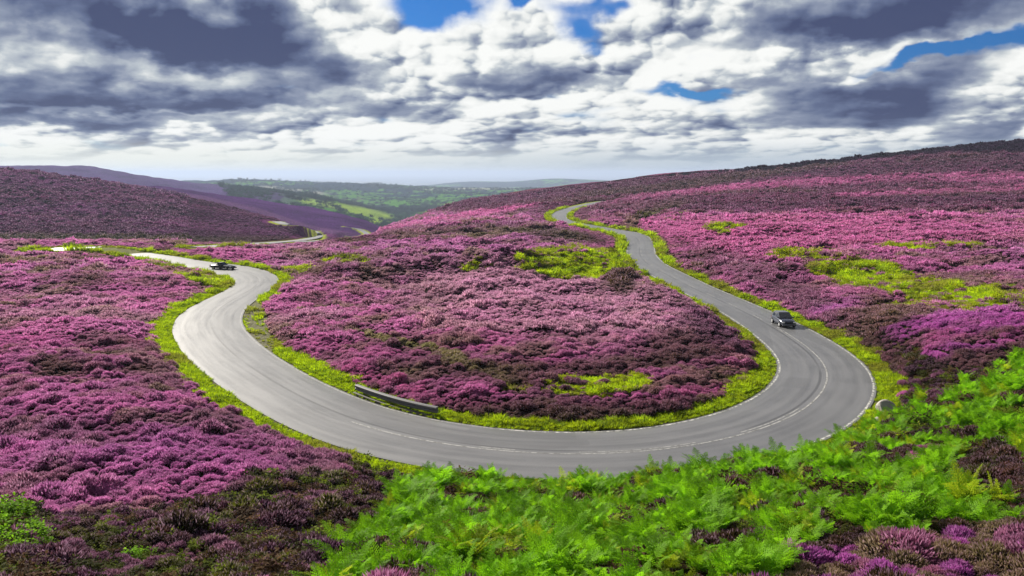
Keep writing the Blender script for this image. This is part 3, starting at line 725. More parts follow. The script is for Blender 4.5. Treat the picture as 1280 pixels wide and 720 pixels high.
def fern(seed, nf, L0):
    r = random.Random(seed); b = MB()
    for f in range(nf):
        a = 6.283 * (f + r.uniform(-.4, .4)) / nf; inner = f % 3 == 0
        L = L0 * r.uniform(.7, 1.15)
        lean = r.uniform(.05, .2) if inner else r.uniform(.25, .5); droop = r.uniform(.25, .9)
        dr_ = Vector((math.cos(a), math.sin(a), 0)); side = Vector((-math.sin(a), math.cos(a), 0))
        tw = r.uniform(-.5, .5); sh = r.uniform(.62, 1.0)
        def at(q):
            return dr_ * (L * (lean * q + .38 * droop * q * q)) + Vector((0, 0, L * (.98 * q - .42 * droop * q * q * q)))
        P = 14
        for k in range(1, P + 1):
            q = .20 + .80 * k / (P + .4); p = at(q); tg = (at(q + .02) - at(q - .02)).normalized()
            wl = L * .27 * min(1, (1 - q) * 1.45 + .10)
            for sg in (-1, 1):
                sdv = (side * sg + tg * .45 + Vector((0, 0, tw * sg + .1))).normalized()
                dz = r.uniform(-.35, .1); wl_ = wl * r.uniform(.8, 1.15)
                n_seg = 4 if wl > .09 else 2
                wid = L * .030
                for j in range(n_seg):
                    q0 = j / n_seg; q1 = (j + 1) / n_seg
                    c0 = p + sdv * wl_ * q0 + Vector((0, 0, dz * wl_ * q0 * q0)); c1 = p + sdv * wl_ * q1 + Vector((0, 0, dz * wl_ * q1 * q1))
                    wj = wid * (1.2 - q0 * .8)
                    for s3 in (-1, 1):
                        tip = (c0 + c1) / 2 + tg * s3 * wj + sdv * wj * .5 + Vector((0, 0, r.uniform(-.3, .25) * wj))
                        b.tri(tuple(c0), tuple(c1), tuple(tip), sh * .9, sh * .95, sh)
        for k in range(5):
            c0, c1 = at(k / 5 * .95), at((k + 1) / 5 * .95); w = L * .010 * (1.2 - k / 6)
            b.tri(tuple(c0 - side * w), tuple(c0 + side * w), tuple(c1), .4, .4, .6)
            b.tri(tuple(c0 - dr_ * w), tuple(c0 + dr_ * w), tuple(c1), .4, .4, .6)
    return b.mesh('bracken_fern', M_FERN)
def tuft(seed, n, hgt, rad):
    r = random.Random(seed); b = MB()
    for i in range(n):
        a = r.uniform(0, 6.283); rr = rad * math.sqrt(r.random()); x, y = math.cos(a) * rr, math.sin(a) * rr
        L = hgt * r.uniform(.5, 1.2); o = r.uniform(0, 6.283); bend = r.uniform(.1, .75) * L
        dx, dy = math.cos(a + r.gauss(0, .7)), math.sin(a + r.gauss(0, .7)); w = .013 + .012 * r.random()
        sx, sy = math.cos(o) * w, math.sin(o) * w
        m0 = (x + dx * bend * .25, y + dy * bend * .25, L * .6); tp = (x + dx * bend, y + dy * bend, L)
        b.tri((x - sx, y - sy, -.03), (x + sx, y + sy, -.03), m0, .2, .2, .9)
        b.tri((m0[0] - sx, m0[1] - sy, m0[2]), (m0[0] + sx, m0[1] + sy, m0[2]), tp, .9, .9, 1)
        b.tri((x + sx, y + sy, 0), (m0[0] + sx, m0[1] + sy, m0[2]), (m0[0] - sx, m0[1] - sy, m0[2]), .3, .9, .9)
    return b.mesh('grass_tuft', M_GRASS)
def leafy(seed, n, rad, hgt, ls):
    r = random.Random(seed); b = MB()
    stems = [(r.gauss(0, .4) * rad, r.gauss(0, .4) * rad, hgt * r.uniform(.55, 1.1)) for _ in range(9)]
    for i in range(n):
        sx, sy, sh = r.choice(stems); z = sh * r.uniform(.3, 1.0) ** .7
        x = sx + r.gauss(0, .16) * rad; y = sy + r.gauss(0, .16) * rad
        c = Vector((x, y, z)); u = Vector((r.gauss(0, 1), r.gauss(0, 1), r.gauss(0, .45))).normalized()
        w = u.cross(Vector((r.gauss(0, .5), r.gauss(0, .5), 1))).normalized()
        L = ls * r.uniform(.6, 1.3)
        fz = min(1, z / hgt) 
        b.tri(tuple(c), tuple(c + u * L * .5 + w * L * .32), tuple(c + u * L), 1, 1, 1)
        b.tri(tuple(c), tuple(c + u * L), tuple(c + u * L * .5 - w * L * .32), 1, 1, 1)
    for sx, sy, sh in stems:
        b.tri((sx * .3 - .01, sy * .3, -.05), (sx * .3 + .01, sy * .3, -.05), (sx, sy, sh * .9), 0, 0, 0)
        b.tri((sx * .3, sy * .3 - .01, -.05), (sx * .3, sy * .3 + .01, -.05), (sx, sy, sh * .9), 0, 0, 0)
    return b.mesh('bilberry_bush', M_LEAF)
ME_HN = [heather(s, 420, 5, .55, .50, .15, .020) for s in (1, 2, 3, 4)]
ME_HM = [heather(s, 110, 4, .55, .48, .22, .045, False) for s in (11, 12, 13)]
ME_HF = [heather(s, 46, 3, .6, .46, .30, .10, False) for s in (21, 22)]
ME_FE = [fern(s, n_, L) for s, n_, L in ((31, 9, 1.0), (32, 8, .85), (33, 10, 1.0), (34, 8, 1.15))]
ME_GR = [tuft(s, 42, .30, .22) for s in (41, 42, 43)]
ME_LE = [leafy(s, 300, .5, .5, .10) for s in (51, 52, 53)]

# ------------------------------------------------------------------ where each plant stands
def jgrid(y0, y1, sp, xm=1.0):
    ys = np.arange(y0, y1, sp); out = []
    for y in ys:
        xr = (y * .74 + 8) * xm; xs = np.arange(-xr, xr, sp)
        out.append(np.stack([xs, np.full_like(xs, y)], 1))
    P = np.concatenate(out); P += rng.uniform(-.45, .45, P.shape) * sp
    return P
def inpoly(px, py, poly):
    c = np.zeros(px.shape, bool); n_ = len(poly)
    for i in range(n_):
        x1, y1 = poly[i]; x2, y2 = poly[(i + 1) % n_]
        hit = ((y1 > py) != (y2 > py)) & (px < (x2 - x1) * (py - y1) / (y2 - y1 + 1e-9) + x1)
        c ^= hit
    return c
FERNP = [(395,760),(400,715),(425,695),(455,665),(480,640),(520,606),(560,588),(640,575),(700,575),(800,570),(870,560),(950,550),(1010,545),(1060,538),(1120,522),(1180,497),(1290,445),(1500,380),(1500,640),(1290,652),(1230,648),(1180,660),(1130,680),(1085,690),(1020,700),(985,700),(960,760)]
pools = {}   # kind -> list of arrays  x y z scale rot tint
def addp(kind, P, sc, col):
    z = H(P[:, 0], P[:, 1])
    a = np.c_[P[:, 0], P[:, 1], z, sc, rng.uniform(0, 6.283, len(P)), col]
    pools.setdefault(kind, []).append(a)
def scatter(y0, y1, sp, kh, big):
    P = jgrid(y0, y1, sp); X, Y = P[:, 0], P[:, 1]
    col, g_, px, py, zz = cover(X, Y)
    e = bil(DR, X, Y)
    n = len(P); rv = rng.random(n)
    nz = fbm(X / 1.7, Y / 1.7, 101, 3); nh = fbm(X / 5, Y / 5, 111, 3)
    nearz = Y < 72
    wobx = (fbm(X / 2.2, Y / 2.2, 121, 3) - .5) * 70; woby = (fbm(X / 2.2, Y / 2.2, 131, 3) - .5) * 50
    fp = inpoly(px + wobx * (Y < 60), py + woby * (Y < 45), FERNP) & (Y < 66) & (e > 1.0)
    left2 = (ell(px, py, 8, 672, 46, 24, 20) > .5) | (ell(px, py, 120, 712, 130, 16, 0) * (nh > .53) > .5)
    fern_gap = fbm(X / 1.5 + 9, Y / 1.5, 141, 3) > .565
    inr = e < np.where(Y < 200, .45, 1.6)
    verge = (e < np.where(Y < 60, 2.0, np.where(Y < 110, 2.4, 1.7)) + (nz - .5) * 1.0) & ~inr
    grav_ = ell(px, py, 322, 402, 14, 42, -22, .3) * (e < 4.5) > .35
    grass = (g_ + (rv - .5) * .3 > .5) & (Y > 45)
    ferny = fp & (Y < 66) & ~(ell(px + wobx, py + woby * .7, 1245, 590, 62, 26, 0) > .5) & ~(ell(px + wobx, py + woby * .7, 1080, 585, 90, 7, -12) > .5)
    # dark shrubs at the near left and on the bank by the road
    low = (inpoly(px + wobx * .6, py + woby * .6, [(-80,628),(60,640),(180,640),(250,628),(330,600),(420,598),(470,585),(560,598),(600,608),(520,612),(480,640),(430,690),(400,760),(-80,760)]) | inpoly(px, py, [(1110,430),(1135,455),(1135,520),(1110,545),(1150,540),(1290,470),(1290,440),(1200,470),(1150,440)])) & (Y < 75) & ~ferny
    right = inpoly(px + wobx * .5, py + woby * .5, [(960,760),(985,700),(1020,700),(1085,690),(1130,680),(1180,660),(1230,648),(1290,640),(1500,640),(1500,760)])
    fr = (px > 235) & (px < 475) & (Y > 200) & (e < 9) | (Y > 150) & (e < 3.2); ok = ~inr & ~fr & ~grav_ & ~(verge & (Y < 200) & (e < 2.0)) & ~(verge & (Y >= 200)) 
    hm = ok & ~(grass & ~low) & ~(ferny & ~fern_gap)
    c = col.copy()
    ff = (rng.random(n) ** 1.5)[:, None]
    # shrubs
    dull = np.where((rv < .3)[:, None], OLIVE * 1.1, np.where((rv < .65)[:, None], BROWN * .8, DUSK * .45))
    c[low] = dull[low]
    pk = low & (fbm(X / 2.4, Y / 2.4, 151, 3) > .60); c[pk] = (DUSK * 1.2)[None]
    rr = right & ~ferny; nzr = fbm(X / .9, Y / .9, 161, 2)
    c[rr] = np.where((nzr[rr] > .60)[:, None], DEEP * 1.25, np.where((nzr[rr] > .47)[:, None], DUSK * 1.3, np.where((nzr[rr] > .36)[:, None], BROWN * 1.2, np.array((.34, .27, .14)))))
    gapf = ferny & fern_gap; c[gapf] = np.where((rv[gapf] < .3)[:, None], np.array((.14, .08, .045)), BROWN * .6)
    c[low] *= .62
    bank = (ell(px + wobx, py + woby * .7, 1245, 590, 80, 38, 0) > .3) & (Y < 66); c[bank] = np.where((rv[bank] < .4)[:, None], np.array((.16, .085, .05)), np.where((rv[bank] < .75)[:, None], BROWN * .6, OLIVE * .6))
    c *= rng.uniform(.78, 1.22, (n, 1)); c += (rng.random((n, 3)) - .5) * .02
    c = c.clip(.006, 1)
    lump = fbm(X / 2.4, Y / 2.4, 191, 2); sc_h = big * np.clip(rng.lognormal(-.08, .24, n), .5, 1.6) * (.72 + 1.15 * sstep(.3, .72, lump) * .6)
    leafm = hm & (low | gapf) & (rng.random(n) < .42) & (Y < 75)
    lc = np.where((rng.random(n) < .35)[:, None], np.array((.13, .17, .015)), np.where((rng.random(n) < .5)[:, None], np.array((.05, .055, .012)), np.array((.10, .06, .03)))) * rng.uniform(.5, 1.5, (n, 1))
    gl = ok & grass & (Y < 210) & (rng.random(n) < .16)
    if gl.any(): addp('leaf', P[gl], (sc_h * 1.5)[gl] * np.clip(Y[gl] / 130, .8, 1.6), (np.array((.44, .52, .012)) * rng.uniform(.45, 1.15, (n, 1)))[gl])
    bl = ok & grass & (rng.random(n) < .22)
    if bl.any(): addp(kh, P[bl], sc_h[bl] * .9, (DUSK * rng.uniform(.5, 1.6, (n, 1)))[bl])
    hz = hm & ~leafm
    sc_low = np.where(low | gapf, .95, 1.0) * np.where((px > 235) & (px < 475) & (Y > 200), .45, np.where((Y > 150) & (e < 9), .6, 1.0)) * np.where(ell(px, py, 776, 351, 14, 8) > .5, 1.5, 1.0)
    addp(kh, P[hz], (sc_h * sc_low)[hz], c[hz])
    if leafm.any(): addp('leaf', P[leafm], (sc_h * 1.1)[leafm], lc[leafm])
    lf2 = left2 & ~ferny & (Y < 40)
    if lf2.any(): addp('leaf', P[lf2], (sc_h * 1.25)[lf2], (np.array((.20, .40, .015)) * rng.uniform(.6, 1.3, (n, 1)))[lf2])
    if ferny.any():
        q = ferny & ~fern_gap
        fc = np.where((rng.random(n) < .92)[:, None], np.array((.24, .54, .010)), np.array((.38, .50, .015))) * rng.uniform(.75, 1.2, (n, 1))
        addp('fern', P[q], (rng.uniform(.65, 1.05, n) * (.66 + .85 * sstep(.25, .75, fbm(X / 1.3, Y / 1.3, 241, 2))))[q], fc[q])
    # taller single plants along the lip
scatter(8, 46, .47, 'hn', .76)
scatter(46, 78, .50, 'hn', .74)
scatter(78, 135, .53, 'hm', .77)
scatter(135, 250, .78, 'hf', 1.02)
scatter(250, 450, 1.4, 'hf', 1.85)
scatter(450, SCATTER_END, 2.0, 'hf', 2.5)
scatter(SCATTER_END, 790, 2.6, 'hf', 3.1)
# grass on the verges and the bright flushes
def grasses(y0, y1, sp, big):
    P = jgrid(y0, y1, sp); X, Y = P[:, 0], P[:, 1]; e = bil(DR, X, Y)
    col, g_, px, py, zz = cover(X, Y); nz = fbm(X / 1.7, Y / 1.7, 101, 3); rv = rng.random(len(P))
    inr = e < .12
    verge = (e < np.where(Y < 60, 2.0, np.where(Y < 110, 2.4, 1.7)) + (nz - .5) * 1.0) & ~inr
    grav_ = ell(px, py, 322, 402, 14, 42, -22, .3) * (e < 4.5) > .35
    patch = (g_ + (rv - .5) * .3 > .5) & (Y > 45) & (e > .12)
    fp = inpoly(px, py, FERNP) & (Y < 66)
    k = (verge | patch) & ~((px > 60) & (px < 475) & (Y > 200)) & ~(grav_ & (rv > .08)) & ~(fp & (e > 1.4))
    left_side = (px < 480) & (py > 370)
    lime = np.where((rv < .75)[:, None], LIME, np.array((.22, .34, .02))) * rng.uniform(.65, 1.2, (len(P), 1))
    dullv = ~left_side & (nz > .55); lime[dullv] = lime[dullv] * np.array((.85, .80, 1.0))
    dryv = (fbm(X / 6, Y / 6, 171, 2) > .62); lime[dryv] = (lime[dryv] * .5 + np.array((.20, .15, .04)) * .6)
    wrong = patch & ~verge & (g_ < .62); lime[wrong] *= np.array((.85, .75, 1)); lime[patch & ~verge] *= 1.25; lime = lime.clip(0, .8)
    lumpg = .7 + 1.3 * sstep(.35, .7, fbm(X / 2.6, Y / 2.6, 231, 2)) * np.clip(Y / 160, .3, 1)
    addp('grass', P[k], (big * lumpg * rng.uniform(.7, 1.3, len(P)) * np.where(verge & ~patch & (e < .7), .7, 1.05))[k], lime[k])
grasses(38, 95, .24, 1.0); grasses(95, 170, .36, 1.25); grasses(170, 420, .7, 1.7)
for k in pools: pools[k] = np.concatenate(pools[k]); print(k, len(pools[k]))

# ------------------------------------------------------------------ single plants that can be told apart, then the mass of each kind
protos = {}
def place_single(kind, meshes, rows, name, lab, cat, grp):
    objs = []
    for i, a in enumerate(rows):
        k = i % len(meshes)
        if (kind, k) not in protos:
            o = link(name, meshes[k]); protos[(kind, k)] = o
        else:
            o = protos[(kind, k)].copy(); COL.objects.link(o)
        o.location = a[:3]; o.rotation_euler = (0, 0, a[4]); o.scale = (a[3],) * 3
        o['tint'] = [float(x) for x in a[5:8]] + [1.0]
        l, g_ = lab(a); tag(o, l, cat, g_); objs.append(o)
    return objs
def gn_stuff(name, kind, meshes, A, label, cat, tilt=.25):
    me = bpy.data.meshes.new(name); n = len(A); me.vertices.add(n)
    me.vertices.foreach_set('co', np.asarray(A[:, :3], np.float32).ravel())
    a = me.attributes.new('tint', 'FLOAT_COLOR', 'POINT'); a.data.foreach_set('color', np.c_[A[:, 5:8], np.ones(n)].astype(np.float32).ravel())
    a = me.attributes.new('rot', 'FLOAT_VECTOR', 'POINT'); rt = np.c_[rng.normal(0, tilt * .5, n), rng.normal(0, tilt * .5, n), A[:, 4]]
    a.data.foreach_set('vector', rt.astype(np.float32).ravel())
    a = me.attributes.new('scl', 'FLOAT_VECTOR', 'POINT'); s3 = np.c_[A[:, 3], A[:, 3], A[:, 3] * rng.uniform(.8, 1.2, n)]
    a.data.foreach_set('vector', s3.astype(np.float32).ravel())
    a = me.attributes.new('vi', 'INT', 'POINT'); a.data.foreach_set('value', rng.integers(0, len(meshes), n).astype(np.int32))
    o = link(name, me)
    nt = bpy.data.node_groups.new(name + '_scatter', 'GeometryNodeTree')
    nt.interface.new_socket('Geometry', in_out='INPUT', socket_type='NodeSocketGeometry'); nt.interface.new_socket('Geometry', in_out='OUTPUT', socket_type='NodeSocketGeometry')
    N = nt.nodes; L = nt.links; gi = N.new('NodeGroupInput'); go = N.new('NodeGroupOutput'); jn = N.new('GeometryNodeJoinGeometry')
    def na(nm, ty):
        x = N.new('GeometryNodeInputNamedAttribute'); x.data_type = ty; x.inputs['Name'].default_value = nm; return x.outputs['Attribute']
    rot = na('rot', 'FLOAT_VECTOR'); scl = na('scl', 'FLOAT_VECTOR'); vi = na('vi', 'INT')
    for k in range(len(meshes)):
        oi = N.new('GeometryNodeObjectInfo'); oi.transform_space = 'ORIGINAL'; oi.inputs['Object'].default_value = protos[(kind, k)]; oi.inputs['As Instance'].default_value = True
        cmp_ = N.new('FunctionNodeCompare'); cmp_.data_type = 'INT'; cmp_.operation = 'EQUAL'; L.new(vi, cmp_.inputs[2]); cmp_.inputs[3].default_value = k
        ip = N.new('GeometryNodeInstanceOnPoints'); L.new(gi.outputs[0], ip.inputs['Points']); L.new(cmp_.outputs[0], ip.inputs['Selection'])
        L.new(oi.outputs['Geometry'], ip.inputs['Instance']); L.new(rot, ip.inputs['Rotation']); L.new(scl, ip.inputs['Scale']); L.new(ip.outputs[0], jn.inputs[0])
    L.new(jn.outputs[0], go.inputs[0])
    md = o.modifiers.new('scatter', 'NODES'); md.node_group = nt
    tag(o, label, cat, kind='stuff'); return o
def split(A, n, score):
    o = np.argsort(-score(A)); return A[o[:n]], A[o[n:]]
def inview(A, lo=10):
    px, py = proj(A[:, 0], A[:, 1], A[:, 2] + .4); return (px > lo) & (px < 1280 - lo) & (py < 715) & (py > 0)
def near_score(A): return inview(A) * 1e3 / np.hypot(A[:, 0], A[:, 1])
def fern_lab(a):
    return ('yellowish green bracken fern among the brighter fronds on the near bank', 'yellowish bracken on the near bank') if a[5] > .2 else ('bright green bracken fern on the near bank below the road', 'green bracken on the near bank')
def heath_lab(a):
    px, py = proj(a[0], a[1], a[2]); r, g_, b_ = a[5:8]
    where = 'at the near right corner below the bracken' if px > 930 else ('in gaps between the bracken ferns' if px > 400 else 'on the dark near slope below the purple heather')
    kind = 'purple flowering heather bush' if (b_ > 1.6 * g_ and b_ > .12) else ('dull pink fading heather bush' if r > 1.5 * g_ and r > .1 else ('pale straw coloured heather bush' if r > .18 else 'dark brown heather bush without flowers'))
    return kind + ' ' + where, kind + ' ' + where
def leaf_lab(a):
    px, py = proj(a[0], a[1], a[2]); 
    where = 'between the bracken ferns' if px > 420 else 'on the dark slope near the camera'
    kind = 'bright green leafy bilberry bush' if a[6] > .15 else ('olive green leafy bilberry bush' if a[6] > .06 else 'dark green leafy bilberry bush')
    return kind + ' ' + where, kind + ' ' + where
fS, fR = split(pools['fern'], 300, near_score)
place_single('fern', ME_FE, fS, 'bracken_fern', fern_lab, 'fern', None)
hS, hR = split(pools['hn'], 290, near_score)
place_single('hn', ME_HN, hS, 'heather_bush', heath_lab, 'heather', None)
lS, lR = split(pools['leaf'], 200, near_score)
place_single('leaf', ME_LE, lS, 'bilberry_bush', leaf_lab, 'shrub', None)
def gen_lab(kind, lab, grp):
    return lambda a: (lab, grp)
mS, mR = split(pools['hm'], 3, near_score)
place_single('hm', ME_HM, mS, 'heather_bush', gen_lab('', 'purple heather bush across the road from the bracken bank', 'heather bushes across the road'), 'heather', None)
mS2, mR2 = split(pools['hf'], 2, near_score)
place_single('hf', ME_HF, mS2, 'heather_bush', gen_lab('', 'broad heather clump far out on the open moor', 'far heather clumps'), 'heather', None)
gS, gR = split(pools['grass'], 3, near_score)
place_single('grass', ME_GR, gS, 'grass_tuft', gen_lab('', 'yellow green grass tuft on the near edge of the road', 'grass tufts by the near road edge'), 'grass tuft', None)
hn_far = hR
gn_stuff('heather_carpet', 'hn', ME_HN, hn_far, 'dense purple heather covering the moor near the road', 'heather')
gn_stuff('heather_carpet', 'hm', ME_HM, mR, 'pink and purple heather covering the slopes inside the bend', 'heather')
gn_stuff('heather_carpet', 'hf', ME_HF, mR2, 'distant pink heather covering the upper moor', 'heather')
gn_stuff('bracken', 'fern', ME_FE, fR, 'mass of bright green bracken on the bank', 'bracken')
gn_stuff('verge_grass', 'grass', ME_GR, gR, 'bright yellow green grass along the road verges', 'grass')
gn_stuff('low_shrubbery', 'leaf', ME_LE, lR, 'low leafy growth between heather and bracken', 'shrubs')

# woods and hedgerow trees far down in the valley
P = np.stack([rng.uniform(-.42, .12, 60000), np.exp(rng.uniform(math.log(1350), math.log(4700), 60000))], 1); P[:, 0] *= P[:, 1]
_, _, px, py, _ = cover(P[:, 0], P[:, 1])
n4_ = fbm(P[:, 0] / 60, P[:, 1] / 25, 77, 4); n2_ = fbm(P[:, 0] / 30, P[:, 1] / 55, 47, 4)
fx = (P[:, 0] / 170 + n4_ * 3) % 1; fy = (P[:, 1] / 300 + n2_ * 3) % 1
hedge = (np.minimum(fx, 1 - fx) < .035) | (np.minimum(fy, 1 - fy) < .035)
wood = fbm(P[:, 0] / 330, P[:, 1] / 420, 401, 3) > .65
keep = (hedge | wood) & (px + 60 * fbm(P[:, 0] / 90, P[:, 1] / 200, 405, 3) > 310) & (px < 700) & (py < 292) & (ell(px, py, 455, 265, 34, 5, 14) < .4) & ((px > 470) | (py < 262) | (P[:, 1] > 2600) | (px > 420))
P = P[keep][:9000][rng.random(min(len(P[keep]), 9000)) < .6]
A = np.c_[P, H(P[:, 0], P[:, 1]) - .5, rng.uniform(9, 20, len(P)), rng.uniform(0, 6, len(P)), np.array((.012, .035, .028)) * rng.uniform(.5, 1.6, (len(P), 1))]
gn_stuff('valley_woods', 'leaf', ME_LE, A, 'dark woods and hedgerow trees far down in the valley', 'woodland', tilt=.05)

# ------------------------------------------------------------------ small mesh helper for built things
class PB:
    def __init__(s): s.bm = bmesh.new()
    def box(s, c, d, rz=0, bev=0):
        g_ = bmesh.ops.create_cube(s.bm, size=1); vs_ = g_['verts']
        bmesh.ops.scale(s.bm, vec=d, verts=vs_)
        if bev:
            es = list({e for v in vs_ for e in v.link_edges}); r = bmesh.ops.bevel(s.bm, geom=es, offset=bev, segments=2, affect='EDGES', profile=.6); vs_ = list({v for f in r['faces'] for v in f.verts} | {v for v in vs_ if v.is_valid})
        if rz: bmesh.ops.rotate(s.bm, verts=vs_, cent=(0, 0, 0), matrix=Matrix.Rotation(rz, 3, 'Z'))
        bmesh.ops.translate(s.bm, vec=c, verts=vs_); return s
    def cyl(s, c, r, h, axis='Y', seg=20, r2=None):
        g_ = bmesh.ops.create_cone(s.bm, cap_ends=True, segments=seg, radius1=r, radius2=r if r2 is None else r2, depth=h); vs_ = g_['verts']
        if axis == 'Y': bmesh.ops.rotate(s.bm, verts=vs_, cent=(0, 0, 0), matrix=Matrix.Rotation(math.pi / 2, 3, 'X'))
        if axis == 'X': bmesh.ops.rotate(s.bm, verts=vs_, cent=(0, 0, 0), matrix=Matrix.Rotation(math.pi / 2, 3, 'Y'))
        bmesh.ops.translate(s.bm, vec=c, verts=vs_); return s
    def loft(s, secs, cap=True):
        rows = [[s.bm.verts.new(p) for p in sec] for sec in secs]; n_ = len(rows[0])
        for a, b in zip(rows, rows[1:]):
            for i in range(n_): s.bm.faces.new((a[i], a[(i + 1) % n_], b[(i + 1) % n_], b[i]))
        if cap: s.bm.faces.new(rows[0]); s.bm.faces.new(rows[-1][::-1])
        return s
    def quad(s, *p): s.bm.faces.new([s.bm.verts.new(q) for q in p]); return s
    def build(s, name, m, parent=None, smooth=False, sub=0):
        bmesh.ops.recalc_face_normals(s.bm, faces=s.bm.faces)
        me = bpy.data.meshes.new(name); s.bm.to_mesh(me); s.bm.free()
        for p in me.polygons: p.use_smooth = smooth
        o = link(name, me, m, parent)
        if sub: md = o.modifiers.new('sub', 'SUBSURF'); md.levels = sub; md.render_levels = sub
        return o

def empty(name, loc, rz=0):
    o = bpy.data.objects.new(name, None); COL.objects.link(o); o.location = loc; o.rotation_euler = (0, 0, rz); return o
GLASSM = simple('car_glass', (.02, .025, .03), .06, .8, var=.1)
TYRE = simple('tyre_rubber', (.02, .02, .021), .85, .2); RIM = simple('alloy', (.55, .56, .58), .3, .5, .9)
CHR = simple('chrome', (.7, .7, .7), .15, .5, 1.); LAMP = simple('lamp_lens', (.75, .76, .74), .1, .7); REDL = simple('rear_lens', (.4, .015, .01), .15, .7)
def car(loc, rz, paint_m, roof_m, prof, L, W, roof, label, cat='car'):
    """prof: (x, belt height, sill) along the body; roof: (x, z, half width) of the cabin"""
    root = empty('car', loc, rz); tag(root, label, cat)
    b = PB(); secs = []
    for x, zt, wf in prof:
        w = W / 2 * wf; lo = .20
        secs.append([(x, -w * .92, lo), (x, -w, lo + .15), (x, -w, zt - .16), (x, -w * .90, zt - .03), (x, -w * .55, zt + .02), (x, w * .55, zt + .02), (x, w * .90, zt - .03), (x, w, zt - .16), (x, w, lo + .15), (x, w * .92, lo)])
    b.loft(secs); body = b.build('body', paint_m, root, True, 1)
    # cabin: pillars + roof as a tapered loft, glass let in as panes proud of it by a few mm
    c = PB(); c.loft([[(x, -w_, z) for x, z, w_ in roof], [(x, -w_ * .55, z + .015) for x, z, w_ in roof], [(x, w_ * .55, z + .015) for x, z, w_ in roof], [(x, w_, z) for x, z, w_ in roof]])
    c.build('cabin', roof_m, root)
    n_ = len(roof)
    x0, z0, w0 = roof[0]; x1, z1, w1 = roof[1]; x2, z2, w2 = roof[-2]; x3, z3, w3 = roof[-1]
    def pane(name, A_, B_, C_, D_, off):
        q = PB(); cen = (Vector(A_) + Vector(B_) + Vector(C_) + Vector(D_)) / 4
        pts = [tuple(Vector(p).lerp(cen, .10) + Vector(off)) for p in (A_, B_, C_, D_)]
        q.quad(*pts); q.build(name, GLASSM, root)
    pane('windscreen', (x3, -w3, z3), (x3, w3, z3), (x2, w2, z2), (x2, -w2, z2), (.02, 0, .022))
    pane('rear_window', (x0, -w0, z0), (x0, w0, z0), (x1, w1, z1), (x1, -w1, z1), (-.02, 0, .022))
    xm = (x1 + x2) / 2; wm = (w1 + w2) / 2; zm = (z1 + z2) / 2 
    for sg in (-1, 1):
        xb = (x0 + x3) / 2; wb = (w0 + w3) / 2
        pane('side_window', (x0 + .25, sg * w0, z0 + .02), (xb - .04, sg * wb, z3), (xm - .04, sg * wm, zm - .05), (x1, sg * w1, z1 - .05), (0, sg * .012, 0))
        pane('side_window', (xb + .04, sg * wb, z3), (x3 - .12, sg * w3, z3), (x2, sg * w2, z2 - .05), (xm + .04, sg * wm, zm - .05), (0, sg * .012, 0))
        PB().box((x3 - .25, sg * (w3 + .12), z3 + .06), (.14, .2, .13), bev=.03).build('wing_mirror', paint_m, root)
        PB().box((L / 2 - .12, sg * W * .36, .60), (.12, .30, .13), bev=.03).build('headlight', LAMP, root)
        PB().box((-L / 2 + .06, sg * W * .38, .66), (.08, .2, .16), bev=.02).build('tail_light', REDL, root)
    PB().box((L / 2 - .03, 0, .36), (.16, W * .9, .18), bev=.05).build('bumper', roof_m, root)
    PB().box((-L / 2 + .03, 0, .38), (.16, W * .9, .18), bev=.05).build('bumper', roof_m, root)
    PB().box((L / 2 - .05, 0, .56), (.06, W * .42, .12), bev=.02).build('grille', TYRE, root)
    for wx in (L * .31, -L * .30):
        for sg in (-1, 1):
            t = PB().cyl((wx, sg * (W / 2 - .09), .31), .31, .21, seg=24).build('wheel', TYRE, root, False)
            PB().cyl((wx, sg * (W / 2 + .02), .31), .19, .015, seg=16, r2=.19).build('rim', RIM, t)
    return root
def road_pose(px, py, off, rev=False):
    x, y = ground(px, py); k = int(np.argmin((ROAD[:, 0] - x) ** 2 + (ROAD[:, 1] - y) ** 2))
    t, n_, s = frame_of(ROAD); tx, ty = t[k]; a = math.atan2(ty, tx) + (math.pi if rev else 0)
    return (ROAD[k, 0] + n_[k, 0] * off, ROAD[k, 1] + n_[k, 1] * off, ROAD[k, 2] + .05), a
P_DARK = simple('charcoal_paint', (.06, .07, .10), .22, .6, .3, .1); P_BLK = simple('black_trim', (.015, .015, .018), .5, .4)
P_GRN = simple('dark_paint', (.028, .028, .03), .25, .6, .2, .1); P_SIL = simple('silver_roof', (.16, .165, .19), .25, .6, .5, .05)
loc, a = road_pose(953, 406, -1.35, rev=True)
hatch = [(-1.95, .62, .80), (-1.88, .86, .90), (-1.5, .95, .97), (-.6, .96, 1.0), (.5, .95, 1.0), (1.2, .86, .98), (1.7, .76, .92), (1.92, .62, .80)]
croof = [(-1.72, .92, .76), (-1.35, 1.40, .60), (.05, 1.46, .60), (.92, .93, .76)]
car(loc, a, P_DARK, P_SIL, hatch, 3.95, 1.74, croof, 'dark grey hatchback with a pale roof coming round the right hand bend')
loc, a = road_pose(277, 337, -.9); a += .42
low = [(-2.3, .56, .78), (-2.2, .72, .9), (-1.4, .82, .98), (-.4, .84, 1.0), (.6, .82, 1.0), (1.5, .74, .96), (2.1, .66, .9), (2.35, .52, .76)]
lroof = [(-.95, .80, .66), (-.62, 1.22, .50), (.02, 1.24, .50), (.5, .80, .66)]
car(loc, a, P_GRN, P_BLK, low, 4.75, 1.78, lroof, 'long low black roadster with a small cabin at the left bend')

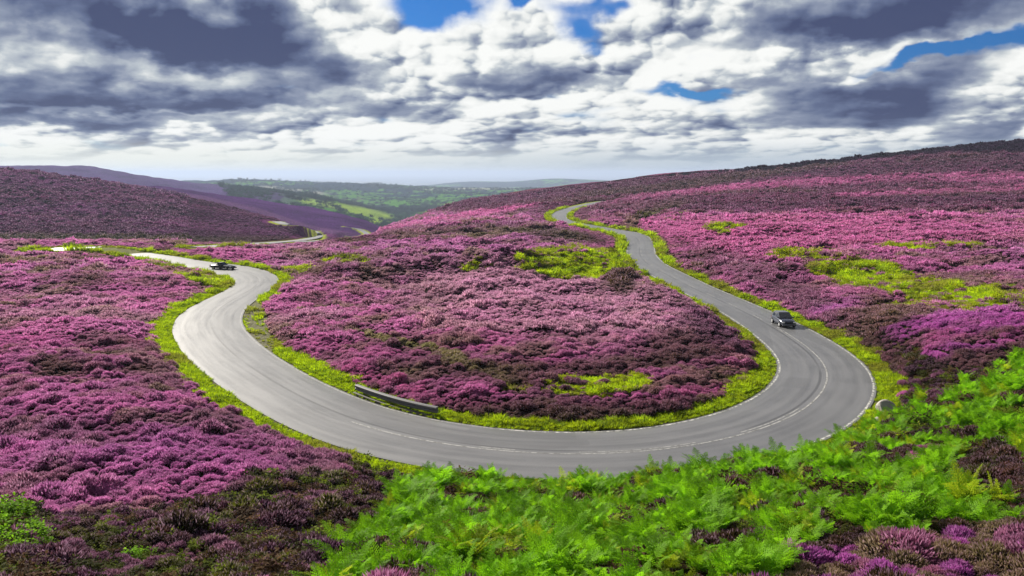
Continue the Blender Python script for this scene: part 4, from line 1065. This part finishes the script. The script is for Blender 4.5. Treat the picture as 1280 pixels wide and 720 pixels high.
# crash barrier inside the bend
MET = simple('galvanised_rail', (.13, .13, .135), .6, .4, .2, .3, 6); CONC = simple('weathered_concrete', (.13, .125, .11), .85, .2, var=.35, vs=5); POSTM = simple('weathered_post', (.10, .09, .08), .8, .2)
root = empty('crash_barrier', (*[float(q) for q in ground(495, 505)], 0)); ox, oy = root.location.x, root.location.y
tag(root, 'low grey crash barrier along the inside of the near bend', 'barrier')
t, n_, s = frame_of(ROAD); 
ks = [int(np.argmin((ROAD[:, 0] - q[0]) ** 2 + (ROAD[:, 1] - q[1]) ** 2)) for q in (ground(440, 492), ground(548, 521))]
k0, k1 = min(ks), max(ks)
side = 1 if (n_[k0] @ (np.array(ground(450, 480)) - ROAD[k0, :2])) > 0 else -1
def offpt(k, e): hw = ROAD[k, 3] / 2; return ROAD[k, 0] + n_[k, 0] * side * (hw + e) - ox, ROAD[k, 1] + n_[k, 1] * side * (hw + e) - oy
def strip(secf, name, m):
    b = PB(); b.loft([secf(k) for k in range(k0, k1 + 1)]); return b.build(name, m, root)
def rail_sec(k):
    out = []
    for e, z in ((.44, .28), (.40, .34), (.40, .44), (.46, .49), (.40, .54), (.40, .66), (.46, .72), (.66, .72), (.66, .28)):
        x, y = offpt(k, e); out.append((x, y, z))
    return out
def kerb_sec(k):
    return [(*offpt(k, e), z) for e, z in ((.18, -.1), (.18, .13), (.40, .15), (.40, -.1))]
strip(rail_sec, 'rail', MET); strip(kerb_sec, 'kerb', CONC)
for k in range(k0 + 1, k1, 4):
    x, y = offpt(k, .74); PB().box((x, y, .20), (.12, .12, .84), math.atan2(t[k, 1], t[k, 0]), .01).build('post', POSTM, root)

# pale boulder at the outside of the bend
def rock(name, loc, d, seed, m, label):
    bm = bmesh.new(); bmesh.ops.create_icosphere(bm, subdivisions=4, radius=1)
    r = random.Random(seed); pl = [(Vector((r.gauss(0, 1), r.gauss(0, 1), r.gauss(.2, .8))).normalized(), r.uniform(.62, .9)) for _ in range(11)]
    for v in bm.verts:
        p = v.co.normalized(); q = 1.0
        for n__, dd in pl:
            c_ = p.dot(n__)
            if c_ > .01: q = min(q, dd / c_)
        q *= 1 + .05 * (vnoise(np.array([p.x * 5 + 9]), np.array([p.y * 5 + p.z * 3]), seed)[0] - .5)
        v.co = Vector((p.x * q * d[0], p.y * q * d[1], p.z * q * d[2]))
    me = bpy.data.meshes.new(name); bm.to_mesh(me); bm.free(); o = link(name, me, m); o.location = loc; o.rotation_euler = (0, 0, r.uniform(0, 6)); tag(o, label, 'rock'); return o
ROCK = simple('pale_limestone', (.36, .34, .31), .85, .2, var=.3, vs=4)
x, y = ground(1107, 517); rock('boulder', (float(x), float(y), .25), (.75, .7, .75), 4, ROCK, 'pale boulder on the verge outside the right bend')
x, y = ground(1098, 528); rock('boulder', (float(x), float(y), .05), (.42, .4, .35), 7, ROCK, 'smaller pale stone beside the boulder at the road edge')

# ------------------------------------------------------------------ unseen cloud added beyond the frame, towards the sun, to shade the right ridge
CL, nt = mat('added_cloud_white'); g = G(nt)
bs = g.bsdf((.9, .9, .92), 1., 0.); tr = g.n('ShaderNodeBsdfTranslucent'); tr.inputs[0].default_value = (.8, .8, .85, 1)
mx = g.n('ShaderNodeMixShader'); mx.inputs[0].default_value = .3; g.L.new(bs, mx.inputs[1]); g.L.new(tr.outputs[0], mx.inputs[2]); g.out(mx.outputs[0])
def cloud(cx, cy, hgt, rx, ry, rz, seed, label):
    """an added, unseen, flat bottomed heap of cloud whose shade falls on (cx, cy)"""
    k = hgt / TOSUN.z; c = Vector((cx, cy, 0)) + TOSUN * k
    r = random.Random(seed); bm = bmesh.new()
    for i in range(34):
        a = r.uniform(0, 6.283); q = math.sqrt(r.random()) * .8
        s_ = (1 - q * .55) * r.uniform(.22, .40)
        mt = Matrix.Translation((math.cos(a) * q * rx, math.sin(a) * q * ry, 0)) @ Matrix.Diagonal((rx * s_, ry * s_, min(rx, ry) * s_ * .45, 1))
        bmesh.ops.create_icosphere(bm, subdivisions=3, radius=1, matrix=mt)
    for v in bm.verts:
        n__ = (vnoise(np.array([v.co.x / 22]), np.array([v.co.y / 22 + v.co.z / 9]), seed)[0] - .5)
        v.co *= 1 + .05 * n__
        v.co += Vector((v.co.x, v.co.y, abs(v.co.z) * 2)).normalized() * n__ * 14
        if v.co.z < -8: v.co.z = -8 - (v.co.z + 8) * -.1
    me = bpy.data.meshes.new('cloud'); bm.to_mesh(me); bm.free()
    for p in me.polygons: p.use_smooth = True
    o = link('cloud', me, CL); o.location = c; o.rotation_euler = (0, 0, rz); tag(o, label, kind='structure'); return o  # unseen cloud, added for its shade
if True:
    cloud(340, 740, 430, 440, 130, -.36, 8, 'unseen low white cloud added to shade the crest of the long right ridge')
# ------------------------------------------------------------------ haze
if True:
    m_, nt = mat('haze_air'); g = G(nt)
    pv = g.n('ShaderNodeVolumePrincipled'); pv.inputs['Color'].default_value = (.52, .63, .84, 1); pv.inputs['Density'].default_value = .000085; pv.inputs['Anisotropy'].default_value = .2
    g.out(vol=pv.outputs[0])
    b = PB(); b.box((0, 32400, -40), (190000, 66000, 260)); hz = b.build('haze', m_); tag(hz, 'thin blue haze over the distant valley and sea', 'haze', kind='stuff')
